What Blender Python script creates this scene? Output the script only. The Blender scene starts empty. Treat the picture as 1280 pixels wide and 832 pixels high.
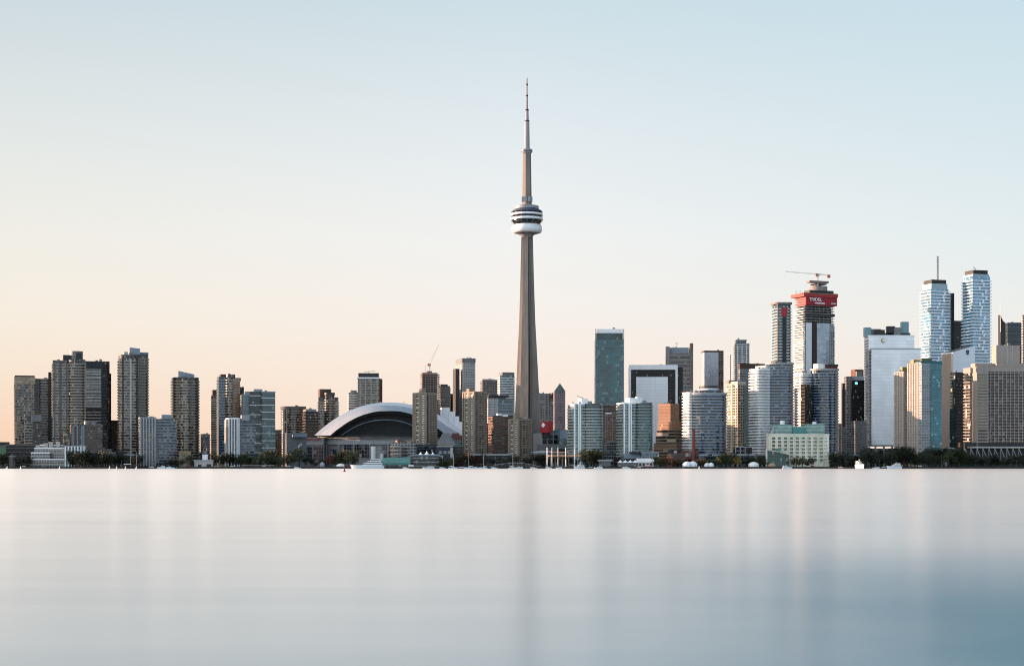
import bpy, bmesh, math, random
from mathutils import Vector, Matrix
S = bpy.context.scene
COL = S.collection
rnd = random.Random(7)
R = math.radians

# ---------------------------------------------------------------- camera
F = 2100.0      # focal length in pixels of the 1280 px wide photograph
HY = 582.1      # row of the horizon
CZ = 3.0        # eye height above the lake
cam = bpy.data.cameras.new('camera')
cam_ob = bpy.data.objects.new('camera', cam)
COL.objects.link(cam_ob)
S.camera = cam_ob
cam.sensor_width = 36
cam.lens = F / 1280 * 36
cam.shift_y = (HY - 416) / 1280
cam.clip_start = 1
cam.clip_end = 90000
cam_ob.location = (0, 0, CZ)
cam_ob.rotation_euler = (R(90), 0, 0)

# ---------------------------------------------------------------- sky and sun
G_L, G_R = 1.6, .12       # added gain on the unseen sky mirrored in the water, sunset side and opposite
SUN_EL, SUN_BACK = 8.0, 12.0            # degrees; the sun stands left, a little behind the skyline
w = bpy.data.worlds.new('World')
S.world = w
w.use_nodes = True
nt = w.node_tree
bg = nt.nodes['Background']
def N(t, **k):
    n = nt.nodes.new(t)
    for a, v in k.items():
        setattr(n, a, v)
    return n
def lin(c):
    return tuple((x / 255 / 12.92) if x / 255 < .04045 else ((x / 255 + .055) / 1.055) ** 2.4 for x in c)
sky = N('ShaderNodeTexSky', sky_type='NISHITA', sun_disc=False)
sky.sun_elevation = R(SUN_EL)
sky.sun_rotation = R(-90 + SUN_BACK)
sky.air_density = 1.0; sky.dust_density = 1.2; sky.ozone_density = 2.0
hs = N('ShaderNodeHueSaturation'); hs.inputs['Saturation'].default_value = .55; hs.inputs['Value'].default_value = .95
nt.links.new(sky.outputs[0], hs.inputs['Color'])
tc = N('ShaderNodeTexCoord'); sep = N('ShaderNodeSeparateXYZ')
nt.links.new(tc.outputs['Generated'], sep.inputs[0])
def ramp(stops):
    r = N('ShaderNodeValToRGB')
    while len(r.color_ramp.elements) > 1:
        r.color_ramp.elements.remove(r.color_ramp.elements[-1])
    for i, (e, c) in enumerate(stops):
        p = math.sin(R(e)) if e >= 0 else 0
        el = r.color_ramp.elements[0] if i == 0 else r.color_ramp.elements.new(p)
        el.position = p
        el.color = (*lin(c), 1)
    r.color_ramp.interpolation = 'EASE' if False else 'LINEAR'
    nt.links.new(sep.outputs['Z'], r.inputs[0])
    return r
rl = ramp([(0, (249, 206, 176)), (1.2, (248, 213, 187)), (3, (247, 226, 206)), (5, (246, 234, 220)), (7.5, (240, 235, 226)), (10.3, (229, 231, 227)),
           (15.5, (202, 215, 221)), (20, (224, 220, 214)), (30, (236, 222, 208)), (50, (210, 198, 190)), (90, (130, 160, 190))])
rc = ramp([(0, (255, 226, 208)), (1.5, (254, 230, 215)), (3.3, (252, 235, 224)), (5, (249, 240, 233)), (7.7, (244, 243, 241)), (11, (230, 236, 239)),
           (15.5, (206, 223, 230)), (19, (216, 226, 229)), (26, (236, 234, 228)), (38, (222, 222, 218)), (55, (150, 170, 188)), (90, (90, 135, 175))])
rr = ramp([(0, (252, 231, 218)), (2, (250, 235, 224)), (3.9, (244, 237, 230)), (6, (235, 239, 238)), (8, (228, 237, 239)), (11, (216, 231, 236)),
           (15.5, (198, 222, 233)), (22, (140, 190, 212)), (30, (70, 140, 175)), (50, (40, 110, 155)), (90, (55, 110, 160))])
def mapr(src, a, b, c, d):
    m = N('ShaderNodeMapRange'); m.clamp = True
    nt.links.new(src, m.inputs[0])
    for i, v in enumerate((a, b, c, d)):
        m.inputs[i + 1].default_value = v
    return m.outputs[0]
def mixc(f, a, b):
    m = N('ShaderNodeMix', data_type='RGBA')
    if isinstance(f, float): m.inputs[0].default_value = f
    else: nt.links.new(f, m.inputs[0])
    nt.links.new(a, m.inputs[6]); nt.links.new(b, m.inputs[7])
    return m.outputs[2]
m1 = mixc(mapr(sep.outputs['X'], -.29, 0, 0, 1), rl.outputs[0], rc.outputs[0])
m2 = mixc(mapr(sep.outputs['X'], 0, .29, 0, 1), m1, rr.outputs[0])
EXPO = 1.3
south = mapr(sep.outputs['Y'], .1, -.7, 1.0, 1.75)  # unseen sky behind the camera brightened as added fill for shaded fronts
added_gain = N('ShaderNodeMix', data_type='FLOAT'); nt.links.new(mapr(sep.outputs['Z'], .27, .42, 0, 1), added_gain.inputs[0]); added_gain.inputs[2].default_value = 1.0
gx = N('ShaderNodeMath', operation='MULTIPLY'); nt.links.new(mapr(sep.outputs['X'], -.35, .05, G_L, 1.0), gx.inputs[0]); nt.links.new(mapr(sep.outputs['X'], .05, .3, 1.0, G_R), gx.inputs[1]); nt.links.new(gx.outputs[0], added_gain.inputs[3])
sm = N('ShaderNodeMath', operation='MULTIPLY'); nt.links.new(south, sm.inputs[0]); nt.links.new(added_gain.outputs[0], sm.inputs[1]); south = sm.outputs[0]
sv = N('ShaderNodeVectorMath', operation='SCALE'); nt.links.new(m2, sv.inputs[0]); nt.links.new(south, sv.inputs['Scale'])
sc = N('ShaderNodeVectorMath', operation='SCALE')
tint = N('ShaderNodeMix', data_type='RGBA', blend_type='MULTIPLY'); nt.links.new(mapr(sep.outputs['Y'], .2, -.6, 0, 1), tint.inputs[0])
nt.links.new(sv.outputs[0], tint.inputs[6]); tint.inputs[7].default_value = (.80, 1.0, 1.20, 1)
nt.links.new(tint.outputs[2], sc.inputs[0])
sc.inputs['Scale'].default_value = 1 / (.15 * 2 ** EXPO)
m3 = mixc(.08, sc.outputs[0], hs.outputs[0])
nt.links.new(m3, bg.inputs['Color'])
bg.inputs['Strength'].default_value = .15

sd = bpy.data.lights.new('sun', 'SUN')
sd.energy = 5.0; sd.angle = R(.6); sd.color = (1.0, .62, .42)
so = bpy.data.objects.new('sun', sd); COL.objects.link(so)
to_sun = Vector((-math.cos(R(SUN_BACK)) * math.cos(R(SUN_EL)), math.sin(R(SUN_BACK)) * math.cos(R(SUN_EL)), math.sin(R(SUN_EL))))
so.rotation_euler = to_sun.to_track_quat('Z', 'Y').to_euler()

S.view_settings.view_transform = 'Standard'
S.view_settings.look = 'None'
S.view_settings.exposure = EXPO
S.view_settings.gamma = 1
S.cycles.filter_width = 1.05

# ---------------------------------------------------------------- materials
MATS = {}
class NB:
    def __init__(s, name):
        s.m = bpy.data.materials.new(name); s.m.use_nodes = True
        s.nt = s.m.node_tree; s.b = s.nt.nodes['Principled BSDF']
    def n(s, t, **k):
        n = s.nt.nodes.new(t)
        for a, v in k.items(): setattr(n, a, v)
        return n
    def l(s, a, b): s.nt.links.new(a, b)
    def math(s, op, a, b=None, c=None):
        n = s.n('ShaderNodeMath', operation=op)
        for i, v in enumerate((a, b, c)):
            if v is None: continue
            if isinstance(v, (int, float)): n.inputs[i].default_value = v
            else: s.l(v, n.inputs[i])
        return n.outputs[0]
    def mix(s, f, a, b):
        n = s.n('ShaderNodeMix', data_type='RGBA')
        for i, v in ((0, f), (6, a), (7, b)):
            if isinstance(v, (int, float)): n.inputs[i].default_value = v
            elif isinstance(v, tuple): n.inputs[i].default_value = (*v[:3], 1)
            else: s.l(v, n.inputs[i])
        return n.outputs[2]
    def mixf(s, f, a, b):
        n = s.n('ShaderNodeMix', data_type='FLOAT')
        for i, v in ((0, f), (2, a), (3, b)):
            if isinstance(v, (int, float)): n.inputs[i].default_value = v
            else: s.l(v, n.inputs[i])
        return n.outputs[0]

def dim(c):
    l = sum(c) / 3
    k = .46 if l < .13 else (.68 if l < .62 else 1.0)
    return tuple(x * k for x in c)

def solid(name, c, rough=.7, var=.25, scale=.15, metal=0, spec=.4):
    """matte or painted surface with uneven weathering"""
    if name in MATS: return MATS[name]
    c = dim(c)
    q = NB(name)
    tcn = q.n('ShaderNodeTexCoord')
    mp = q.n('ShaderNodeMapping'); mp.inputs['Scale'].default_value = (1, 1, .25)
    q.l(tcn.outputs['Object'], mp.inputs[0])
    no = q.n('ShaderNodeTexNoise'); no.inputs['Scale'].default_value = scale; no.inputs['Detail'].default_value = 5
    q.l(mp.outputs[0], no.inputs['Vector'])
    a = tuple(x * (1 - var) for x in c); b = tuple(min(1, x * (1 + var)) for x in c)
    mr = q.n('ShaderNodeMapRange'); q.l(no.outputs[0], mr.inputs[0]); mr.inputs[1].default_value = .3; mr.inputs[2].default_value = .7
    q.l(q.mix(mr.outputs[0], a, b), q.b.inputs['Base Color'])
    q.b.inputs['Roughness'].default_value = rough
    q.b.inputs['Metallic'].default_value = metal
    q.b.inputs['Specular IOR Level'].default_value = spec
    MATS[name] = q.m
    return q.m

def facade(name, glass, frame, fh=3.2, bw=3.0, sf=.25, mf=.12, curtain=.15, cc=(.38, .35, .3), ior=1.7, tilt=.02, rough=.08, lit=0.0, var=.6, mrough=.5, gm=0.0):
    """curtain wall or window wall laid out in metres: storeys fh tall, bays bw wide; every pane has its own tone and tilt"""
    if name in MATS: return MATS[name]
    frame = tuple(x * (.9 if sum(frame) / 3 < .36 else 1) for x in dim(frame)); glass = dim(glass)
    if sum(glass) / 3 < .12: ior = 1 + (ior - 1) * .72
    if curtain < .9: cc = tuple(x * .8 for x in cc)
    curtain *= .6; lit *= .04
    fh *= 1.22
    q = NB(name)
    uv = q.n('ShaderNodeUVMap'); sp = q.n('ShaderNodeSeparateXYZ'); q.l(uv.outputs[0], sp.inputs[0])
    u = q.math('DIVIDE', sp.outputs[0], bw); v = q.math('DIVIDE', sp.outputs[1], fh)
    fu = q.math('FRACT', u); fv = q.math('FRACT', v)
    cu = q.math('FLOOR', u); cv = q.math('FLOOR', v)
    cb = q.n('ShaderNodeCombineXYZ'); q.l(cu, cb.inputs[0]); q.l(cv, cb.inputs[1]); cb.inputs[2].default_value = (sum(map(ord, name)) % 97) + .5
    wn = q.n('ShaderNodeTexWhiteNoise'); q.l(cb.outputs[0], wn.inputs[0])
    wn2 = q.n('ShaderNodeSeparateColor'); q.l(wn.outputs['Color'], wn2.inputs[0])
    isf = q.math('LESS_THAN', fv, sf); ism = q.math('LESS_THAN', fu, mf)
    fr = q.math('MAXIMUM', isf, ism)
    # broad blotches: groups of panes that share blinds or mirror the same thing
    nz = q.n('ShaderNodeTexNoise'); nz.inputs['Scale'].default_value = .045; nz.inputs['Detail'].default_value = 3
    q.l(sp.outputs[0], nz.inputs['Vector'])
    cb2 = q.n('ShaderNodeCombineXYZ'); q.l(sp.outputs[0], cb2.inputs[0]); q.l(q.math('MULTIPLY', sp.outputs[1], .6), cb2.inputs[1]); cb2.inputs[2].default_value = (sum(map(ord, name)) % 31)
    q.l(cb2.outputs[0], nz.inputs['Vector'])
    k = q.math('MULTIPLY', q.math('ADD', 1 - var / 2, q.math('MULTIPLY', wn2.outputs[0], var)), q.math('MAXIMUM', .15, q.math('ADD', 1 - 1.65 * min(1, var / .6), q.math('MULTIPLY', nz.outputs[0], 3.2 * min(1, var / .6)))))
    gl = q.n('ShaderNodeVectorMath', operation='SCALE'); gl.inputs[0].default_value = glass; q.l(k, gl.inputs['Scale'])
    cur = q.math('LESS_THAN', wn2.outputs[1], q.math('MULTIPLY', curtain * 2, nz.outputs[0]))
    g2 = q.mix(q.math('MULTIPLY', cur, .8), gl.outputs[0], cc)
    base = q.mix(fr, g2, frame)
    q.l(base, q.b.inputs['Base Color'])
    q.l(q.mixf(fr, q.math('ADD', rough, q.math('MULTIPLY', cur, .25)), mrough), q.b.inputs['Roughness'])
    q.b.inputs['IOR'].default_value = ior
    if gm: q.l(q.mixf(fr, gm, 0.0), q.b.inputs['Metallic'])
    geo = q.n('ShaderNodeNewGeometry')
    t = q.n('ShaderNodeVectorMath', operation='SUBTRACT'); q.l(wn.outputs['Color'], t.inputs[0]); t.inputs[1].default_value = (.5, .5, .5)
    t2 = q.n('ShaderNodeVectorMath', operation='SCALE'); q.l(t.outputs[0], t2.inputs[0]); q.l(q.math('MULTIPLY', q.math('SUBTRACT', 1, fr), tilt * 2), t2.inputs['Scale'])
    t3 = q.n('ShaderNodeVectorMath', operation='ADD'); q.l(geo.outputs['Normal'], t3.inputs[0]); q.l(t2.outputs[0], t3.inputs[1])
    t4 = q.n('ShaderNodeVectorMath', operation='NORMALIZE'); q.l(t3.outputs[0], t4.inputs[0])
    q.l(t4.outputs[0], q.b.inputs['Normal'])
    if lit:
        q.b.inputs['Emission Color'].default_value = (1, .62, .3, 1)
        li = q.math('MULTIPLY', q.math('LESS_THAN', wn2.outputs[2], lit), q.math('SUBTRACT', 1, fr))
        q.l(q.math('MULTIPLY', li, .5), q.b.inputs['Emission Strength'])
    MATS[name] = q.m
    return q.m

ROOF = solid('roof_gravel', (.16, .155, .15), .9)
DARK = solid('dark_metal', (.035, .037, .04), .5)
CHAR = solid('charcoal_cladding', (.05, .05, .053), .5)
GREY = solid('grey_metal', (.22, .23, .24), .5)
LGREY = solid('light_grey_panel', (.42, .44, .46), .5, .08)
WHITE = solid('white_paint', (.86, .87, .88), .45, .05)
WARMW = solid('warm_white_concrete', (.62, .58, .53), .7, .1)
CONC = solid('concrete', (.34, .32, .30), .8, .15)
DCONC = solid('dark_concrete', (.17, .16, .15), .8, .2)
BEIGE = solid('beige_precast', (.40, .33, .25), .8, .12)
BRICK = solid('red_brown_brick', (.22, .10, .07), .85, .2)
BROWN = solid('brown_precast', (.17, .105, .08), .8, .15)
RED = solid('red_paint', (.50, .03, .03), .5, .1)
TEAL = solid('teal_metal_roof', (.10, .33, .30), .5, .12)
GREENP = solid('green_panel', (.12, .24, .13), .6, .1)
BLUEG = solid('blue_grey_metal', (.30, .37, .44), .45, .1)
RAILW = solid('pale_balcony_rail', (.64, .64, .63), .35, .06, spec=.6)
RAILB = solid('blue_glass_rail', (.17, .29, .41), .15, .15, spec=.8)
RAILG = solid('grey_glass_rail', (.40, .335, .27), .2, .2, spec=.7)
RAILD = solid('dim_bronze_rail', (.26, .20, .15), .25, .2, spec=.7)
WOODW = solid('orange_timber', (.45, .20, .09), .7)
BLACKG = facade('black_glass', (.012, .013, .016), (.02, .02, .022), 3.6, 1.6, .22, .15, .03, ior=1.45)
RAILN = solid('night_blue_rail', (.12, .19, .26), .2, .15, spec=.8)
GLD = facade('dim_window_wall', (.018, .02, .024), (.09, .085, .08), 3.0, 2.4, .18, .12, .22, lit=.01)
GLW = facade('bronze_window_wall', (.035, .026, .018), (.13, .10, .07), 3.0, 2.2, .18, .14, .4, (.50, .38, .25), ior=1.9, tilt=.07)
GLB = facade('blue_window_wall', (.014, .04, .075), (.10, .13, .16), 3.0, 2.4, .15, .10, .18, ior=1.8)
GLT = facade('teal_window_wall', (.015, .10, .12), (.14, .22, .22), 3.3, 2.6, .16, .08, .12, (.3, .38, .36), ior=1.8)
GLL = facade('pale_window_wall', (.16, .2, .24), (.42, .44, .46), 3.2, 2.4, .2, .12, .2, (.5, .5, .5), ior=1.9)

# ---------------------------------------------------------------- geometry helpers
def P(px, D): return (px - 640) / F * D
def Zp(py, D): return CZ + (HY - py) / F * D
G = 1.8          # quay and street level

def rp(xl, xm, xr, D, th=17, depth=None):
    """rectangle on the street grid: nearest corner seen at column xm, its front face reaching xr, its left face reaching xl"""
    t = R(th); c = Vector((P(xm, D), D))
    f = Vector((math.cos(t), math.sin(t))); l = Vector((-math.sin(t), math.cos(t)))
    def solve(d, px):
        k = (px - 640) / F       # (cx + s dx) = k (cy + s dy)
        return (k * c.y - c.x) / (d.x - k * d.y)
    wd = solve(f, xr)
    if depth is None:
        depth = solve(l, xl) if xl < xm else 25.0
    a = c + f * wd; b = c + l * depth
    return [c, a, a + l * depth, b]

def ell(xc, rx, D, ry=None, n=28, th=0):
    """round footprint; D is the distance of its nearest point"""
    r1 = rx / F * D; r2 = r1 if ry is None else ry / F * D
    cx, cy = P(xc, D + r2), D + r2
    r1 = rx / F * cy
    out = []
    for i in range(n):
        a = 2 * math.pi * i / n - math.pi / 2
        x, y = r1 * math.cos(a), r2 * math.sin(a)
        out.append(Vector((cx + x * math.cos(th) - y * math.sin(th), cy + x * math.sin(th) + y * math.cos(th))))
    return out

def rnd_corner(poly, ks, r, n=6):
    """rounds the corners ks of a convex footprint"""
    out = []; m = len(poly)
    for i, p in enumerate(poly):
        if i not in ks: out.append(p.copy()); continue
        a = (poly[i - 1] - p); b = (poly[(i + 1) % m] - p)
        rr_ = min(r, a.length * .49, b.length * .49)
        p0 = p + a.normalized() * rr_; p1 = p + b.normalized() * rr_
        for j in range(n + 1):
            t = j / n
            out.append((1 - t) ** 2 * p0 + 2 * t * (1 - t) * p + t * t * p1)
    return out

def outset(poly, o):
    m = len(poly); out = []
    for i in range(m):
        p = poly[i]; a = (p - poly[i - 1]).normalized(); b = (poly[(i + 1) % m] - p).normalized()
        na = Vector((a.y, -a.x)); nb = Vector((b.y, -b.x)); s = (na + nb)
        k = max(.3, 1 + na.dot(nb))
        out.append(p + s * (o / k))
    return out

def inside(poly, p):
    m = len(poly)
    return all((poly[(i + 1) % m] - poly[i]).cross(p - poly[i]) > 0 for i in range(m))

def prism(bm, poly, z0, z1, org=(0, 0, 0), top=1, ztop=None):
    """vertical block over a footprint, uv in metres; roof gets material slot 1. ztop(x, y) may tilt the roof"""
    uvl = bm.loops.layers.uv.verify()
    ox, oy, oz = org
    lo = [bm.verts.new((p.x - ox, p.y - oy, z0 - oz)) for p in poly]
    hi = [bm.verts.new((p.x - ox, p.y - oy, (ztop(p.x, p.y) if ztop else z1) - oz)) for p in poly]
    m = len(poly); u = 0
    for i in range(m):
        j = (i + 1) % m; d = (poly[j] - poly[i]).length
        f = bm.faces.new((lo[i], lo[j], hi[j], hi[i]))
        for lp, (a, b) in zip(f.loops, ((u, z0), (u + d, z0), (u + d, hi[j].co.z + oz), (u, hi[i].co.z + oz))):
            lp[uvl].uv = (a, b)
        u += d
    f = bm.faces.new(hi); f.material_index = top
    bm.faces.new(lo[::-1])

def bars(bm, segs, r, n=4):
    for a, b in segs:
        a, b = Vector(a), Vector(b); d = b - a
        if d.length < 1e-4: continue
        q = d.to_track_quat('Z', 'Y').to_matrix().to_4x4()
        bmesh.ops.create_cone(bm, cap_ends=True, segments=n, radius1=r, radius2=r, depth=d.length, matrix=Matrix.Translation((a + b) / 2) @ q @ Matrix.Rotation(math.pi / 4, 4, 'Z'))

def lathe(bm, prof, n=32, cx=0, cy=0):
    rings = []
    for r, z in prof:
        rings.append([bm.verts.new((cx + r * math.cos(2 * math.pi * i / n), cy + r * math.sin(2 * math.pi * i / n), z)) for i in range(n)])
    for a, b in zip(rings, rings[1:]):
        for i in range(n):
            j = (i + 1) % n
            bm.faces.new((a[i], a[j], b[j], b[i]))
    bm.faces.new(rings[-1]); bm.faces.new(rings[0][::-1])

def mesh_from(bm, name, mats):
    me = bpy.data.meshes.new(name); bm.to_mesh(me); bm.free()
    for m in (mats if isinstance(mats, (list, tuple)) else [mats]): me.materials.append(m)
    return me

def smooth(o, on=True):
    for p in o.data.polygons: p.use_smooth = on
    return o

def tag(o, label=None, cat=None, group=None, kind=None):
    if label: o['label'] = label
    if cat: o['category'] = cat
    if group: o['group'] = group
    if kind: o['kind'] = kind
    return o

def structure(name, bm, mats):
    o = bpy.data.objects.new(name, mesh_from(bm, name, mats)); COL.objects.link(o)
    o['kind'] = 'structure'
    return o

HM = 1.22     # storeys read as about 3.7 m
class T:
    """a thing: an Empty at its base that parents its parts"""
    def __init__(s, name, label, cat, xl=None, xm=None, xr=None, D=2000., th=17, depth=None, poly=None, group=None, base=G):
        s.D = D; s.th = th
        s.poly = poly or (rp(xl, xm, xr, D, th, depth) if xm is not None else None)
        if s.poly: c = sum(s.poly, Vector((0, 0))) / len(s.poly)
        else: c = Vector((P(xl, D), D))
        s.o = (c.x, c.y, base)
        s.e = bpy.data.objects.new(name, None); COL.objects.link(s.e)
        s.e.location = s.o; s.e.empty_display_size = 2
        tag(s.e, label, cat, group)
        s.roofs = []
    def z(s, py): return Zp(py, s.D)
    def add(s, name, bm, mats, parent=None, label=None):
        o = bpy.data.objects.new(name, mesh_from(bm, name, mats)); COL.objects.link(o)
        o.parent = parent or s.e
        if label: o['label'] = label
        return o
    def block(s, mat, top, bot=None, name='tower_block', poly=None, roof=ROOF, parent=None, ztop=None, label=None):
        """top and bot are picture rows"""
        bm = bmesh.new(); poly = poly or s.poly
        prism(bm, poly, G if bot is None else s.z(bot), s.z(top), s.o, ztop=ztop)
        s.last = s.add(name, bm, [mat, roof], parent, label); s.lastz = s.z(top); s.roofs.append((poly, s.z(top) if not ztop else -1, s.last))
        return s.last
    def stack(s, poly, z0, z1, h, th, mat, name, off=0.0, skip=0, roof=None, parent=None, cap=99):
        """one flat piece per storey, every storey its own object"""
        bm = bmesh.new(); prism(bm, poly, 0, th, (s.o[0], s.o[1], 0), top=0)
        me = mesh_from(bm, name, mat)
        k = 0; zz = z0 + off; n = 0
        while zz + th <= z1 + .01 and n < cap:
            o = bpy.data.objects.new(name, me); COL.objects.link(o); o.parent = parent or s.e
            o.location = (0, 0, zz - s.o[2]); zz += h; n += 1
    def rings(s, mat, top, bot=None, h=3.0, th=1.15, out=1.2, name='balcony', poly=None, off=0.0):
        poly = poly or s.poly
        s.stack(outset(poly, out), G + 5 if bot is None else s.z(bot), s.z(top), h * HM, th * HM, mat, name, off)
    def strip(s, mat, edge, t0, t1, top, bot=None, h=3.0, th=1.1, out=1.5, name='balcony', poly=None, off=0.0):
        """storey pieces along part of one face"""
        poly = poly or s.poly; a = poly[edge]; b = poly[(edge + 1) % len(poly)]
        d = (b - a); nrm = Vector((d.y, -d.x)).normalized()
        p, q = a + d * t0, a + d * t1
        s.stack([p + nrm * out, q + nrm * out, q - nrm * .2, p - nrm * .2], G + 5 if bot is None else s.z(bot), s.z(top), h, th, mat, name, off)
    def piers(s, mat, edge, ts, top, bot=None, wd=.8, out=.5, name='pier', poly=None):
        poly = poly or s.poly; a = poly[edge]; b = poly[(edge + 1) % len(poly)]
        d = (b - a); dn = d.normalized(); nrm = Vector((dn.y, -dn.x))
        z0 = G if bot is None else s.z(bot); z1 = s.z(top)
        pl = [dn * (-wd / 2) + nrm * out, dn * (wd / 2) + nrm * out, dn * (wd / 2) - nrm * .3, dn * (-wd / 2) - nrm * .3]
        bm = bmesh.new(); prism(bm, pl, 0, z1 - z0, top=0); me = mesh_from(bm, name, mat)
        if isinstance(ts, int): ts = [(i + .5) / ts for i in range(ts)] if ts > 0 else []
        for t in ts:
            c = a + d * t
            o = bpy.data.objects.new(name, me); COL.objects.link(o); o.parent = s.e
            o.location = (c.x - s.o[0], c.y - s.o[1], z0 - s.o[2])
    def pbox(s, mat, xl, xr, top, bot, name='penthouse', depth=12, dD=6, xm=None, parent=None, roof=ROOF, th=None):
        poly = rp(xl, xm if xm else xl, xr, s.D + dD, s.th if th is None else th, None if xm else depth)
        bm = bmesh.new(); prism(bm, poly, Zp(bot, s.D + dD) - 1.0, Zp(top, s.D + dD), s.o)
        return s.add(name, bm, [mat, roof], parent)
    def cyl(s, mat, xc, rpx, top, bot, name='roof_drum', dD=8, n=20, parent=None):
        poly = ell(xc, rpx, s.D + dD, n=n)
        bm = bmesh.new(); prism(bm, poly, Zp(bot, s.D + dD) - 1, Zp(top, s.D + dD), s.o)
        return s.add(name, bm, [mat, ROOF], parent)
    def clutter(s, n=3, poly=None, z=None, hmax=3.5):
        """air handlers and stair heads, each set on the roof below it"""
        poly = poly or s.poly
        c = sum(poly, Vector((0, 0))) / len(poly)
        ex = min((p - c).length for p in poly)
        for i in range(n):
            p = c + Vector((rnd.uniform(-.5, .5), rnd.uniform(-.5, .5))) * ex
            wd, dp, h = rnd.uniform(1.5, 4), rnd.uniform(1.5, 4), rnd.uniform(1.2, hmax)
            fp = [p + Vector(v) for v in ((0, 0), (wd, 0), (wd, dp), (0, dp))]
            best = None
            for pl, zt, ob in s.roofs:
                if inside(pl, p) and (best is None or zt > best[0]): best = (zt, ob, pl)
            if best is None or best[0] < 0 or not all(inside(best[2], q) for q in fp): continue
            z = best[0]
            bm = bmesh.new(); prism(bm, fp, z - .3, z + h, s.o, top=0)
            s.add('rooftop_unit', bm, rnd.choice([GREY, LGREY, CONC]), best[1])
    def parapet(s, mat, poly=None, h=1.1, z=None, out=.35):
        poly = poly or s.poly; z = s.lastz if z is None else z
        for pl, zt, ob in s.roofs:
            if pl is poly and zt > 0: z = zt
        bm = bmesh.new(); a = outset(poly, out); b = outset(poly, out - .5)
        m = len(a); o = Vector((s.o[0], s.o[1]))
        def ring(pl, zz): return [bm.verts.new((p.x - o.x, p.y - o.y, zz - s.o[2])) for p in pl]
        r = [ring(a, z - .6), ring(a, z + h), ring(b, z + h), ring(b, z - .6)]
        for k in range(4):
            q = r[(k + 1) % 4]
            for i in range(m):
                j = (i + 1) % m; bm.faces.new((r[k][i], r[k][j], q[j], q[i]))
        return s.add('parapet', bm, mat)
    def rods(s, mat, segs, r, name='antenna', n=4, parent=None):
        bm = bmesh.new(); bars(bm, [(Vector(a) - Vector(s.o), Vector(b) - Vector(s.o)) for a, b in segs], r, n)
        return s.add(name, bm, mat, parent)
    def at(s, px, py, dD=0): return Vector((P(px, s.D + dD), s.D + dD, Zp(py, s.D + dD)))
    def words(s, mat, txt, px, py, hpx, edge=0, poly=None, out=.4, name='sign_lettering', sx=1.0, dz=0):
        """raised lettering on a face of the footprint; px, py is its left base point"""
        poly = poly or s.poly; a = poly[edge]; b = poly[(edge + 1) % len(poly)]; d = (b - a).normalized()
        k = (px - 640) / F; t = (k * a.y - a.x) / (d.x - k * d.y)
        p = a + d * t + Vector((d.y, -d.x)) * out
        cu = bpy.data.curves.new(name, 'FONT'); cu.body = txt; cu.extrude = .15; cu.size = hpx / F * p.y * 1.38
        tmp = bpy.data.objects.new(name, cu); COL.objects.link(tmp)
        me = bpy.data.meshes.new_from_object(tmp.evaluated_get(bpy.context.evaluated_depsgraph_get()))
        bpy.data.objects.remove(tmp); bpy.data.curves.remove(cu); me.name = name; me.materials.clear(); me.materials.append(mat)
        o = bpy.data.objects.new(name, me); COL.objects.link(o); o.parent = s.e
        o.location = (p.x - s.o[0], p.y - s.o[1], Zp(py, p.y) - s.o[2] + dz)
        o.rotation_euler = (R(90), 0, math.atan2(d.y, d.x)); o.scale = (sx, 1, 1)
        return o

def lattice(a, b, wdt, nseg, up=Vector((0, 1, 0))):
    """chords and diagonals of a lattice mast or jib"""
    a, b = Vector(a), Vector(b); d = (b - a).normalized()
    s = d.cross(up).normalized() * wdt / 2; t = d.cross(s).normalized() * wdt / 2
    cs = [s + t, s - t, -s - t, -s + t]; segs = [(a + c, b + c) for c in cs]
    for i in range(nseg):
        p, q = a.lerp(b, i / nseg), a.lerp(b, (i + 1) / nseg)
        for k in range(4): segs.append((p + cs[k], q + cs[(k + 1) % 4]))
    return segs
def copy_tree(o, parent=None):
    c = o.copy(); COL.objects.link(c); c.parent = parent
    for ch in o.children: copy_tree(ch, c)
    return c
# ---------------------------------------------------------------- setting: lake, land, quay
SHORE = 1985.0
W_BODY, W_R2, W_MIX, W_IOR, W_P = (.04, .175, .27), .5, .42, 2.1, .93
q = NB('lake_water')
tcn = q.n('ShaderNodeTexCoord')
mp = q.n('ShaderNodeMapping'); mp.inputs['Scale'].default_value = (.012, .06, 1); q.l(tcn.outputs['Object'], mp.inputs[0])
no = q.n('ShaderNodeTexNoise'); no.inputs['Scale'].default_value = 1; no.inputs['Detail'].default_value = 6; q.l(mp.outputs[0], no.inputs['Vector'])
df = q.n('ShaderNodeBsdfDiffuse'); df.inputs['Color'].default_value = (*W_BODY, 1)
def lobe(r0, r1):
    g = q.n('ShaderNodeBsdfAnisotropic', distribution='MULTI_GGX'); g.inputs['Color'].default_value = (.985, 1, 1, 1)
    q.l(q.mixf(no.outputs[0], r0, r1), g.inputs['Roughness']); return g
g1 = lobe(.17, .24); g2 = lobe(W_R2 - .06, W_R2 + .06)      # swell averaged over the long exposure: a tight and a wide spread of slopes
mg = q.n('ShaderNodeMixShader'); mg.inputs[0].default_value = W_MIX; q.l(g1.outputs[0], mg.inputs[1]); q.l(g2.outputs[0], mg.inputs[2])
fz = q.n('ShaderNodeFresnel'); fz.inputs['IOR'].default_value = W_IOR
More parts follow.
